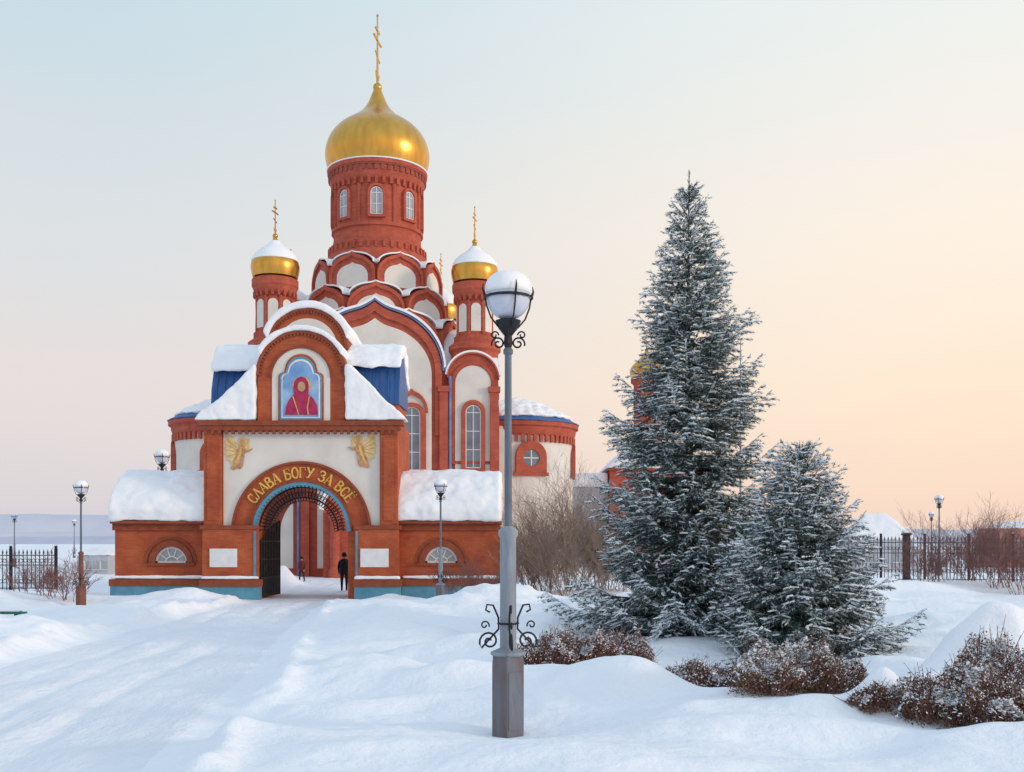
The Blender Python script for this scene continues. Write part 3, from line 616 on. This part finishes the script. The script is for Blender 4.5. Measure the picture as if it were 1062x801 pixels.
# ---------------- trees ----------------
def needles(P0,P1,K,nl,wd,rng):
    n=len(P0); ax_=P1-P0; L=np.linalg.norm(ax_,axis=1,keepdims=True)+1e-9; ax_=ax_/L
    ax_=np.repeat(ax_,K,0); p=np.repeat(P0,K,0)+ax_*np.repeat(L,K,0)*rng.random((n*K,1))
    r=rng.normal(size=(n*K,3)); r-=ax_*np.sum(r*ax_,1,keepdims=True); r/=np.linalg.norm(r,axis=1,keepdims=True)+1e-9
    tip=p+(r*0.72+ax_*0.75)*nl*(0.7+0.6*rng.random((n*K,1)))
    wv=np.cross(r,ax_)*wd*.5
    return np.stack([p-wv,p+wv,tip],1).reshape(-1,3)
def spruce(name,loc,Ht,Rm,nwh,perw,seed,label,pw=.92,ex=.4,top=.93):
    rng=np.random.default_rng(seed); e=empty(name,loc,label,'tree',group='frosted spruce trees')
    tk=MB(); tk.tube([(0,0,-.3),(.02,0,Ht*.3),(-.02,.02,Ht*.65),(0,0,Ht*.93),(.015,0,Ht*1.0)],[Ht*.013,Ht*.010,Ht*.005,.012,.004],8)
    s0=[];s1=[]; br=[]
    for k in range(nwh):
        f=k/(nwh-1); rel=0.02+(top-.02)*f
        n=int(perw*(1-.22*f)); wl=.94+.16*rng.random()
        for i in range(n): br.append((rel*Ht+rng.normal()*.05*(1-f),i*6.283/n+k*1.7+rng.normal()*.2,wl*(0.74+.36*rng.random())))
        for i in range(int(perw*ex)): br.append((rel*Ht+(.2+.6*rng.random())*Ht*.93/nwh,rng.random()*6.283,0.45+.38*rng.random()))
    for bi,(z,az_,lf) in enumerate(br):
        rel=min(.985,max(.01,z/Ht))
        L=Rm*((1-rel)**pw)*lf+0.05
        if rng.random()<0.08: L*=1.17
        if rel<0.10: L*=0.84+.16*rel/.1
        slope=-0.38+1.40*rel**1.2+rng.normal()*.08
        d=np.array([math.cos(az_),math.sin(az_),0.0]); side=np.array([-d[1],d[0],0.0])
        def pt(t): return np.array([0,0,z])+d*L*t+np.array([0,0,1])*L*(slope*t-0.20*math.sin(t*3.1)*(1-rel)+0.20*t*t)
        ns=max(3,int(L/0.14)); ts=np.linspace(0.08,1,ns+1); ps=[pt(t) for t in ts]
        for a,b in zip(ps[:-1],ps[1:]): s0.append(a);s1.append(b)
        if lf>.8 and bi%2==0: tk.tube([tuple(pt(t)) for t in (0,.35,.8)],[.026*L/2+.006,.015*L/2+.004,.004],4)
        nl=max(3,int(L/0.105))
        for j in range(nl):
            t=0.16+0.82*(j+rng.random()*.6)/nl
            if t>0.99: continue
            s_=1 if (j%2) else -1
            base=pt(t); ll=(0.44*L*(1-t)**0.9+0.13)*(0.7+0.5*rng.random()); ll=min(ll,0.95)
            dv=d*0.88+side*s_*(0.70+.15*rng.normal())+np.array([0,0,slope*.4-0.13+.22*t*(1-rel)+rng.normal()*.09]); dv/=np.linalg.norm(dv)
            m=max(1,int(ll/0.15)); prev=base
            for q_ in range(m):
                nx=prev+dv*ll/m+np.array([0,0,-0.018*q_*(1-rel)]); s0.append(prev);s1.append(nx)
                if q_>0 or ll>.25:
                    for s2 in (-1,1):
                        sd=np.cross(dv,[0,0,1.0])*s2; dd_=dv*.85+sd*.65+np.array([0,0,-.16+rng.normal()*.12]); dd_/=np.linalg.norm(dd_)
                        l2=0.14*(0.7+.7*rng.random()); s0.append(nx-dv*.04);s1.append(nx-dv*.04+dd_*l2)
                prev=nx
    for k in range(10):
        zz=Ht*(top-.01+.0075*k); s0.append(np.array([0,0,zz]));s1.append(np.array([0,0,zz+.1]))
        if k<6:
            for q in range(3):
                a=rng.random()*6.28; l=.08+.16*(1-k/6); s0.append(np.array([0,0,zz])); s1.append(np.array([math.cos(a)*l,math.sin(a)*l,zz+l*.9]))
    A=np.array(s0);B=np.array(s1)
    tk.obj('trunk',M['bark'],e,smooth=True)
    co=needles(A,B,12,0.072,0.0185,rng)
    n=len(co)//3; c3=co.reshape(n,3,3); up=c3[:,2,2]-c3[:,0,2]
    def outr(P): return np.clip(np.hypot(P[:,0],P[:,1])/(Rm*np.clip(1-P[:,2]/Ht,0,1)**pw+.10),0,1.1)
    outer=outr(c3[:,0]); fr=rng.random(n)<(0.02+0.22*outer**1.8+0.36*(up>0.028)*outer)
    for nm,mk,mm in (('crown',~fr,'needle'),('frost',fr,'frost')):
        cc=c3[mk].reshape(-1,3); o=bpy.data.objects.new(nm,rawmesh(nm,cc,np.arange(len(cc)).reshape(-1,3),M[mm])); link(o,e)
    k=rng.random(len(A))<(0.08+0.52*outr(A)**1.6); A2=A[k];B2=B[k]; dv=B2-A2; sd=np.cross(dv,[0,0,1.0]); sd/=np.linalg.norm(sd,axis=1,keepdims=True)+1e-6
    wds=(0.015+0.030*rng.random((len(A2),1))); upv=np.array([0,0,1.0])
    a=A2-sd*wds+upv*.008; b=A2+sd*wds+upv*.008; c_=B2-sd*wds*.4+upv*.012; d_=B2+sd*wds*.4+upv*.012; m0=A2+upv*(.018+wds*.8); m1=B2+upv*(.018+wds*.3)
    co=np.stack([a,b,c_,d_,m0,m1],1).reshape(-1,3); bidx=np.arange(len(A2))[:,None]*6
    q=np.concatenate([bidx+np.array([[0,4,5,2]]),bidx+np.array([[4,1,3,5]])],0)
    link(bpy.data.objects.new('snow',rawmesh('snow',co,q,M['snow'],True)),e)
    return e
spruce('spruce_tree',(4.42,26.5,0),11.85,3.12,28,12,3,'tall frosted blue-green spruce standing in snow',.93,.5)
spruce('spruce_tree',(6.2,22.9,0),4.75,2.55,15,12,5,'short bushy frosted spruce beside the tall one',.84,.5,.90)

def twigshrub(loc,Ht,W,n,m,label,seed,kk=3,thin=1.0,grp='bare winter shrubs'):
    rng=random.Random(seed); e=empty('shrub',loc,label,'shrub',group=grp)
    vs=[];fs=[]
    def seg(p,q,r0,r1):
        t=(q-p).normalized(); u_=t.cross(Vector((0.3,1,.2))).normalized(); w_=t.cross(u_); b=len(vs)
        for k in range(3):
            a=k*2.094; o=u_*math.cos(a)+w_*math.sin(a); vs.append(tuple(p+o*r0)); vs.append(tuple(q+o*r1))
        for k in range(3):
            k2=(k+1)%3; fs.append((b+2*k,b+2*k2,b+2*k2+1,b+2*k+1))
    def grow(p,d,L,r,dep):
        q=p; dd=d
        for s in range(3):
            dd=(dd+Vector((rng.gauss(0,.13),rng.gauss(0,.13),rng.gauss(0.02,.08)))).normalized()
            q2=q+dd*L/3; seg(q,q2,r*(1-s*.2),r*(1-(s+1)*.2))
            if dep<kk:
                for _ in range(2 if dep<2 else 1+rng.randint(0,1)):
                    nd=(dd+Vector((rng.gauss(0,.5),rng.gauss(0,.5),rng.gauss(.1,.3)))).normalized(); grow(q2,nd,L*rng.uniform(.4,.62),max(.004,r*.55),dep+1)
            q=q2
    for i in range(n):
        x=rng.uniform(-W*.42,W*.42); y=rng.uniform(-W*.25,W*.25)
        d=Vector((x/W*1.1+rng.gauss(0,.2),rng.gauss(0,.25),1)).normalized(); grow(Vector((x,y,-.1)),d,Ht*rng.uniform(.40,.72),.022*thin,0)
    me=bpy.data.meshes.new('stems'); me.from_pydata(vs,[],fs); me.materials.append(m); link(bpy.data.objects.new('stems',me),e)
    return e
def at(px,Y): return (px-531)/1100*Y
for i,(px,Y,h_,w_,n_) in enumerate(((545,50,3.9,2.6,26),(576,51,4.8,2.8,30),(605,49,5.2,2.6,32),(630,51,4.8,2.4,26),(558,47,3.1,2.6,22),(598,46,3.4,2.6,26),(655,50,4.0,2.4,18))):
    x=at(px,Y); twigshrub((x,Y,h1(x,Y)),h_,w_,n_,M['twig'],'leafless grey-brown shrub in snow beside the church',20+i,3,.85)
for i,(px,Y,h_,w_,n_) in enumerate(((488,42.6,1.7,2.0,16),(512,41.5,1.4,1.6,12),(42,42,1.5,1.8,14),(72,41,1.8,1.5,13),(955,52,2.2,1.8,16),(990,50,3.1,2.4,24),(1020,49,2.7,2.2,20),(1048,47,3.4,2.4,24),(1070,45,2.6,2.2,16))):
    x=at(px,Y); twigshrub((x,Y,h1(x,Y)),h_,w_,n_,M['twigr'],'leafless reddish shrub rising out of the snow',40+i,3,.75)

def bush(loc,W,D,Ht,seed,n=2600,label='low irregular hedge bush with red-brown leaves half buried in snow',leaf2=.25):
    rng=np.random.default_rng(seed); e=empty('bush',loc,label,'bush',group='low hedge bushes poking out of the snow')
    st=MB()
    def topf(x,y,r_): return Ht*np.clip((1-.45*r_**3)*(0.85+.60*vn(x*2.2+seed,y*2.2,seed%9)+.4*vn(x*6,y*6,3)),.15,2)
    for i in range(int(90*W)):
        a=rng.random()*6.28; r_=math.sqrt(rng.random()); x=W/2*r_*math.cos(a); y=D/2*r_*math.sin(a)
        top=float(topf(np.array(x),np.array(y),r_))*(.9+.4*rng.random())
        st.tube([(x*.6,y*.6,-.15),(x*.85+rng.normal()*.05,y*.9,top*.5),(x+rng.normal()*.12,y+rng.normal()*.12,top)],[.008,.006,.003],3)
    st.obj('stems',M['twigr'],e)
    def cloud(n,s0,s1,hi=False,clump=False):
        a=rng.random(n)*6.283; r_=np.sqrt(rng.random(n))*(1+.2*(rng.random(n)<.12))
        lump=1+.20*np.sin(a*3+seed)+.12*np.sin(a*5+seed*2)
        x=W/2*r_*np.cos(a)*lump; y=D/2*r_*np.sin(a)*lump
        f=rng.random(n)**(.55 if not hi else .15)*(1+.18*rng.random(n)*(rng.random(n)<.25))
        if clump: f=.90+.10*rng.random(n)
        z=topf(x,y,r_)*f
        p=np.stack([x,y,z],1)
        if clump:
            p=p[vn(x*4.0+seed,y*4.0,7)>.12]; n=len(p)
        u1=rng.normal(size=(n,3)); 
        if clump: u1[:,2]*=.35
        u1/=np.linalg.norm(u1,axis=1,keepdims=True); u2=np.cross(u1,rng.normal(size=(n,3)) if not clump else np.tile([0.1,0,1.0],(n,1))); u2/=np.linalg.norm(u2,axis=1,keepdims=True)
        s_=(s0+(s1-s0)*rng.random((n,1))); k2=.45 if not clump else .8
        return np.stack([p-u1*s_,p+u2*s_*k2,p+u1*s_,p-u2*s_*k2],1).reshape(-1,3)
    n=int(n*W)
    for nm,mm,c in (('leaves','leafa',cloud(int(n*(1-leaf2)),.012,.028)),('pale_leaves','leafb',cloud(int(n*leaf2),.012,.026))):
        link(bpy.data.objects.new(nm,rawmesh(nm,c,np.arange(len(c)).reshape(-1,4),M[mm])),e)
    c=np.concatenate([cloud(int(n*.22),.010,.024,hi=True),cloud(int(n*.55),.018,.040,clump=True)]); link(bpy.data.objects.new('frost',rawmesh('frost',c,np.arange(len(c)).reshape(-1,4),M['snow'])),e)
    return e
BU=((.6,19.0,1.2,.9,.66),(1.35,19.3,1.2,.9,.85),(2.15,19.7,1.0,.9,.78),(3.15,17.9,1.2,.8,.55),(3.95,17.7,1.2,.8,.60),(4.75,17.9,1.1,.7,.52),(3.6,15.0,1.0,.9,.70),(4.3,15.4,1.1,.9,.85),(4.95,15.9,.8,.8,.65),(4.72,13.9,.55,.4,.42),(5.45,13.7,1.1,.8,.72),(6.2,13.3,1.2,.9,.85),(6.5,14.6,1.2,.9,.9),(7.3,14.0,1.3,.9,1.1))
for i,(x,y,W,D,h_) in enumerate(BU):
    bush((x,y,h1(x,y)-.06),W,D,h_,60+i,6500,leaf2=.36 if y<16 else .10)

# ---------------- lamps ----------------
def spiral(cx,cz_,r0,r1,a0,turn,n=22):
    return [(cx+(r0+(r1-r0)*i/n)*math.cos(math.radians(a0+turn*i/n)),0,cz_+(r0+(r1-r0)*i/n)*math.sin(math.radians(a0+turn*i/n))) for i in range(n+1)]
LG='ornate iron street lamps'
def lamp():
    e=empty('street_lamp',(at(527,13.95),13.95,-.02),'tall ornate lamp post with snow-capped globe and iron scrolls','street lamp',group=LG)
    MB(RZ(28)).lathe([(.235,-.2),(.235,.98),(.225,1.1)],6).box(-.10,.10,-.212,-.19,.15,.9).obj('base',M['postrust'],e)
    MB().lathe([(.215,1.1),(.235,1.12),(.225,1.15),(.13,1.19)],16).obj('collar',M['postl'],e)
    MB().lathe([(.108,1.18),(.105,2.65),(.13,2.68),(.13,2.74),(.06,2.80)],16).obj('lower_pole',M['postl'],e,smooth=True)
    MB().lathe([(.050,2.76),(.045,5.05),(.065,5.07),(.065,5.12),(.04,5.15)],12).obj('pole',M['post'],e,smooth=True)
    s=MB()
    for k in range(4):
        s.xf=RZ(k*90+8)
        s.tube(spiral(.25,1.29,.02,.135,160,-560)+[(.125,0,1.45),(.13,0,1.60),(.20,0,1.76),(.28,0,1.77),(.295,0,1.70),(.24,0,1.67)],.014,5)
        s.tube(spiral(.31,1.50,.06,.015,200,-400),.011,5)
    s.xf=Matrix(); s.tube([(.135*math.cos(t),.135*math.sin(t),1.52) for t in np.linspace(0,6.283,17)[:-1]],.014,5,True)
    s.obj('base_scroll',M['iron'],e,smooth=True)
    b=MB()
    b.tube([(.315*math.cos(t),.315*math.sin(t),5.80) for t in np.linspace(0,6.283,33)[:-1]],.018,6,True)
    for k in range(4):
        b.xf=RZ(k*90+18); b.tube([(.05,0,5.36),(.14,0,5.42),(.235,0,5.53),(.295,0,5.68),(.315,0,5.80),(.335,0,5.88)],.012,5)
        b.tube([(.32,0,5.80),(.35,0,5.9),(.34,0,5.97)],[.018,.014,.004],5)
        b.xf=RZ(k*90); b.tube(spiral(.13,5.20,.02,.09,120,-500),.013,5); b.tube(spiral(.18,5.31,.055,.015,180,-400),.011,5)
    b.xf=Matrix(); b.lathe([(.03,5.1),(.06,5.2),(.05,5.3),(.13,5.40),(.17,5.50),(.05,5.48)],14)
    b.obj('lamp_bracket',M['iron'],e,smooth=True)
    MB().ball((0,0,5.80),.288,28,18).obj('lamp_globe',M['globe'],e,smooth=True)
    pr=[(.288,5.86),(.308,5.90),(.30,5.98),(.265,6.05),(.20,6.11),(.11,6.14),(.01,6.145)]
    MB().lathe([(.2,5.86)]+smoothp(pr,3),28).obj('snow_cap',M['snow'],e,smooth=True)
    return e
L0=lamp()
def copytree(src,loc,scale,label,basemat=None):
    n=src.copy(); COL.objects.link(n); n.location=loc; n.scale=(scale,)*3; n['label']=label; n.rotation_euler=(0,0,random.random())
    for c in [c for c in src.children]:
        k=c.copy(); COL.objects.link(k); k.parent=n
        if basemat and c.name.startswith(('base','collar','lower_pole')) and not c.name.startswith('base_scroll'):
            k.data=c.data.copy(); k.data.materials[0]=basemat
def pl_(px,Y,sc,lab,bm_=None):
    x=at(px,Y); copytree(L0,(x,Y,h1(x,Y)-.08),sc,lab,bm_)
pl_(457,41.5,.82,'grey iron lamp post with snowy globe before the gate')
pl_(84,39.5,.79,'iron lamp post with red-brown base near the gate',M['rust'])
pl_(974,70,.88,'distant lamp post beyond the iron fence')
pl_(966,98,.85,'distant lamp post beyond the iron fence')
pl_(15,100,.85,'distant lamp post beyond the iron fence')
pl_(77,150,.9,'distant lamp post beyond the iron fence')
pl_(168,62,1.28,'tall lamp post rising behind the gate wing')

# ---------------- fences ----------------
def fence(x0,y0,x1,y1,hh,label,n):
    e=empty('iron_fence',(x0,y0,0),label,'fence'); L=math.hypot(x1-x0,y1-y0); rot=math.degrees(math.atan2(y1-y0,x1-x0)); e.rotation_euler=(0,0,math.radians(rot))
    w=L/n; p=MB(); k=int(w/.19)
    for i in range(1,k):
        x=w*i/k; p.box(x-.016,x+.016,-.016,.016,.1,hh-.12)
        p.add([(x-.05,0,hh-.14),(x+.05,0,hh-.14),(x,0,hh+.08),(x,.03,hh-.1)],[(0,1,2),(0,1,3),(1,2,3),(0,2,3)])
        xc=x+w/k/2
        if i<k-1:
            for zc in (hh*.77,hh*.25+.12): p.tube([(xc+.085*math.cos(t),0,zc+.085*math.sin(t)) for t in np.linspace(0,6.283,9)[:-1]],.015,4,True)
            if i%2: p.tube([(xc-.08,0,hh*.40),(xc,0,hh*.52),(xc+.08,0,hh*.40),(xc,0,hh*.34)],.014,4,True)
    for z in (.3,hh*.66,hh*.88): p.box(.03,w-.03,-.02,.02,z,z+.045)
    me=p.mesh('panel',M['ironf']); q_=MB(); q_.box(-.06,.06,-.06,.06,-.5,hh+.1); q_.ball((0,0,hh+.16),.08,8,6); mp_=q_.mesh('post',M['iron'])
    s_=MB(); s_.ball((0,0,hh+.24),.09,8,6,.6); ms_=s_.mesh('snow_cap',M['snow'],True)
    for i in range(n):
        o=bpy.data.objects.new('panel',me); link(o,e); o.location=(w*i,0,0)
    for i in range(n+1):
        o=bpy.data.objects.new('post',mp_); link(o,e); o.location=(w*i,0,0); c_=bpy.data.objects.new('snow_cap',ms_); link(c_,o)
    return e
fence(14,62,36,60,2.75,'black wrought iron fence in snow with pointed pickets and rings',9)
fence(-30,50,at(58,50),50,2.1,'frosted iron railing in snow near the gate',4)
fp=empty('fence_pillar',(at(940,59.5),59.5,0),'thick dark square fence pillar with snowy cap','pillar')
MB().box(-.16,.16,-.16,.16,-.4,2.85).box(-.22,.22,-.22,.22,2.85,2.97).box(-.21,.21,-.21,.21,-.4,.3).obj('shaft',M['iron'],fp)
MB().box(-.2,.2,-.2,.2,2.97,3.12).obj('snow_cap',M['snow'],fp,snow=.04,disp=.03)

def hut(x,y,w,d,hw,hr,wm,label,name='house',hip=True):
    e=empty(name,(x,y,0),label,'house')
    MB().box(-w/2,w/2,-d/2,d/2,-.3,hw).obj('wall',wm,e)
    r_=MB(); i_=w*.3 if hip else 0.0
    r_.add([(-w/2-.3,-d/2-.3,hw),(w/2+.3,-d/2-.3,hw),(w/2+.3,d/2+.3,hw),(-w/2-.3,d/2+.3,hw),(-w/2+i_,0,hr),(w/2-i_,0,hr)],[(0,1,5,4),(1,2,5),(2,3,4,5),(3,0,4),(0,3,2,1)])
    r_.obj('roof_snow',M['snow'],e,snow=.14,disp=.15)
    for k in (-1,1):
        f=MB(); f.box(k*w*.25-.45,k*w*.25+.45,-d/2-.03,-d/2,hw*.35,hw*.75); wo=f.obj('window',M['glassl'],e)
        f=MB(); f.box(k*w*.25-.04,k*w*.25+.04,-d/2-.06,-d/2-.03,hw*.35,hw*.75).box(k*w*.25-.5,k*w*.25+.5,-d/2-.06,-d/2-.03,hw*.33,hw*.36); f.obj('frame',M['wframe'],wo)
hut(at(908,82),82,4.4,4,2.6,4.7,M['wallg'],'small grey house under a thick snowy roof')
hut(at(1062,95),95,6.4,4,3.6,4.3,M['farred'],'low red building with snow on its roof')
hut(at(103,75),75,2.2,2.4,1.5,2.1,M['wallg'],'small pale kiosk with snowy roof')
ms=empty('mast',(at(768,95),95,0),'thin frosted metal mast behind the spruce','mast')
MB().lathe([(.12,0),(.05,19.5),(.02,20.5)],8).obj('pole',M['postl'],ms)
for z in (16,17.5,19): MB().box(-.35,.35,-.03,.03,z,z+.06).obj('crossbar',M['postl'],ms)
bn=empty('bench',(-16.3,33.5,h1(-16.3,33.5)),'dark green bench half buried in snow','bench')
MB().box(-.9,.9,-.2,.2,.20,.26).obj('seat',M['green'],bn)
for xx in (-.7,.7): MB().box(xx-.04,xx+.04,-.18,.18,-.2,.20).obj('leg',M['iron'],bn)
MB().box(-.8,.8,-.16,.16,.26,.34).obj('snow',M['snow'],bn,snow=.035,disp=.02)

# ---------------- people ----------------
def person(loc,sc,rot,label,top,step=.16):
    e=empty('person',loc,label,'person',rot=rot); e.scale=(sc,)*3
    V=[];R_=[];E=[]
    def add(p,r,par=None):
        V.append(p);R_.append(r)
        if par is not None: E.append((par,len(V)-1))
        return len(V)-1
    pel=add((0,0,.94),.15); wa=add((0,0,1.08),.15,pel); chs=add((0,.01,1.28),.175,wa); sh=add((0,0,1.43),.13,chs); nk=add((0,0,1.52),.062,sh)
    h1_=add((0,.01,1.60),.088,nk); h2_=add((0,.01,1.70),.098,h1_); h3_=add((0,0,1.77),.06,h2_)
    for s in (-1,1):
        hp=add((s*.1,0,.86),.115,pel); kn=add((s*.11,s*step*.6+.03,.48),.075,hp); an=add((s*.11,s*step-.04,.10),.052,kn); add((s*.115,s*step+.05,.045),.045,an); add((s*.12,s*step+.15,.035),.035,len(V)-1)
        so=add((s*.2,0,1.40),.078,sh); el_=add((s*.27,-.05-s*step*.3,1.13),.058,so); wr=add((s*.26,.06-s*step*.7,.90),.034,el_); pm=add((s*.26,.08-s*step*.75,.83),.03,wr)
        for q in range(4):
            k1_=add((s*(.262),.055+q*.018-s*step*.75,.775-.004*abs(q-1)),.0095,pm); add((s*.25,.06+q*.018-s*step*.75,.73-.006*abs(q-1.5)),.008,k1_)
        th=add((s*.24,.11-s*step*.75,.80),.011,pm); add((s*.235,.125-s*step*.75,.765),.009,th)
    me=bpy.data.meshes.new('body'); me.from_pydata(V,E,[]); o=bpy.data.objects.new('body',me); COL.objects.link(o)
    o.modifiers.new('s','SKIN')
    for i_,sv in enumerate(me.skin_vertices[0].data): sv.radius=(R_[i_],R_[i_]*(.8 if i_ in (chs,wa,sh) else 1)); sv.use_root=(i_==0)
    m2=o.modifiers.new('u','SUBSURF'); m2.levels=1
    bpy.context.view_layer.update()
    me2=bpy.data.meshes.new_from_object(o.evaluated_get(bpy.context.evaluated_depsgraph_get())); bpy.data.objects.remove(o)
    me2.name='body'; me2.materials.clear()
    for k in ('trouser',top,'skin','iron'): me2.materials.append(M[k])
    for p in me2.polygons:
        c=p.center; p.use_smooth=True
        p.material_index=3 if c.z<.12 else (2 if (c.z>1.5 or (c.z<.86 and abs(c.x)>.215)) else (0 if c.z<.84 else 1))
    b=bpy.data.objects.new('body',me2); link(b,e)
    j=MB(); j.lathe([(.20,.80),(.205,.9),(.19,1.05),(.205,1.28),(.19,1.4),(.12,1.49),(.075,1.53)],18)
    jo=j.obj('jacket',M[top],e,smooth=True); jo.scale=(1.12,.85,1)
    hh=MB(); hh.lathe([(.108,1.62),(.118,1.66),(.118,1.72),(.095,1.79),(.04,1.83),(.005,1.835)],16,0,-.012); hh.obj('hat',M['hair'],e,smooth=True)
    fc=MB(); fc.ball((-.035,.10,1.69),.012,6,5).ball((.035,.10,1.69),.012,6,5).tube([(-.02,.1,1.625),(.02,.1,1.625)],.006,4); fc.obj('eyes_and_mouth',M['hair'],e)
    ns=MB(); ns.tube([(0,.10,1.69),(0,.122,1.655),(0,.1,1.65)],[.008,.014,.008],5); ns.ball((-.1,0,1.67),.02,6,5).ball((.1,0,1.67),.02,6,5); ns.obj('nose_and_ears',M['skin'],e)
def pp(px,Y,sc,rot,label,top):
    x=at(px,Y); person((x,Y,h1(x,Y)+.02),sc,rot,label,top)
pp(357,53,1.06,.15,'person in dark jacket and trousers walking towards the church','jacket')
pp(313,62,.82,2.9,'small person in a dark maroon coat standing in the yard','coat')

# ---------------- sky, light, camera ----------------
w=bpy.data.worlds.new('World'); scene.world=w; w.use_nodes=True; nt=w.node_tree; bg=nt.nodes['Background']
tc=nt.nodes.new('ShaderNodeTexCoord'); sp=nt.nodes.new('ShaderNodeSeparateXYZ'); nt.links.new(tc.outputs['Generated'],sp.inputs[0])
# faint, wide cloud streaks bend the gradients slightly
mpc=nt.nodes.new('ShaderNodeMapping'); mpc.inputs['Scale'].default_value=(1.2,1.2,6.0); nt.links.new(tc.outputs['Generated'],mpc.inputs['Vector'])
nc=nt.nodes.new('ShaderNodeTexNoise'); nc.inputs['Scale'].default_value=1.8; nc.inputs['Detail'].default_value=5; nt.links.new(mpc.outputs['Vector'],nc.inputs['Vector'])
ma=nt.nodes.new('ShaderNodeMath'); ma.operation='MULTIPLY_ADD'; ma.inputs[1].default_value=.09; nt.links.new(nc.outputs['Fac'],ma.inputs[0]); 
sb=nt.nodes.new('ShaderNodeMath'); sb.operation='SUBTRACT'; sb.inputs[1].default_value=.045; nt.links.new(sp.outputs[2],sb.inputs[0]); nt.links.new(sb.outputs[0],ma.inputs[2])
def ramp(stops):
    r=nt.nodes.new('ShaderNodeValToRGB'); els=r.color_ramp.elements
    els[0].position=stops[0][0]; els[0].color=(*stops[0][1],1); els[1].position=stops[-1][0]; els[1].color=(*stops[-1][1],1)
    for p,c in stops[1:-1]:
        e_=els.new(p); e_.color=(*c,1)
    nt.links.new(ma.outputs[0],r.inputs['Fac']); return r
ra=ramp([(0,S(208,206,216)),(.04,S(219,212,216)),(.13,S(228,219,217)),(.26,S(219,222,224)),(.44,S(200,219,228)),(.65,S(200,223,246)),(1,S(198,224,254))])
rb=ramp([(0,S(243,217,202)),(.04,S(250,220,198)),(.14,S(254,232,208)),(.27,S(252,240,225)),(.44,S(237,241,238)),(.65,S(210,228,246)),(1,S(198,224,254))])
mr=nt.nodes.new('ShaderNodeMapRange'); mr.interpolation_type='SMOOTHSTEP'; mr.inputs['From Min'].default_value=-.40; mr.inputs['From Max'].default_value=.42; nt.links.new(sp.outputs[0],mr.inputs['Value'])
mx=nt.nodes.new('ShaderNodeMix'); mx.data_type='RGBA'; nt.links.new(mr.outputs['Result'],mx.inputs[0]); nt.links.new(ra.outputs['Color'],mx.inputs[6]); nt.links.new(rb.outputs['Color'],mx.inputs[7])
sk=nt.nodes.new('ShaderNodeTexSky'); sk.sky_type='NISHITA'; sk.sun_disc=False; sk.sun_elevation=math.radians(11); sk.sun_rotation=math.radians(110); sk.dust_density=3
sc_=nt.nodes.new('ShaderNodeMix'); sc_.data_type='RGBA'; sc_.blend_type='ADD'; sc_.inputs[0].default_value=0.01
nt.links.new(mx.outputs[2],sc_.inputs[6]); nt.links.new(sk.outputs['Color'],sc_.inputs[7]); nt.links.new(sc_.outputs[2],bg.inputs['Color'])
bg.inputs['Strength'].default_value=1.0
sl=bpy.data.lights.new('sun','SUN'); sl.energy=1.35; sl.angle=math.radians(8); sl.color=(1,.79,.61)
so=bpy.data.objects.new('sun',sl); COL.objects.link(so)
az_=math.radians(110); el_=math.radians(11)
dirv=Vector((math.sin(az_)*math.cos(el_),math.cos(az_)*math.cos(el_),math.sin(el_)))
so.rotation_euler=dirv.to_track_quat('Z','Y').to_euler(); so['kind']='structure'
cam=bpy.data.cameras.new('camera'); cam.lens=1100/1062*36; cam.sensor_width=36; cam.shift_y=(560-400.5)/1062; cam.clip_end=6000
co_=bpy.data.objects.new('camera',cam); COL.objects.link(co_); co_.location=(0,0,2.6); co_.rotation_euler=(math.radians(90),0,0); scene.camera=co_
scene.view_settings.view_transform='Standard'; scene.view_settings.look='None'; scene.view_settings.exposure=0
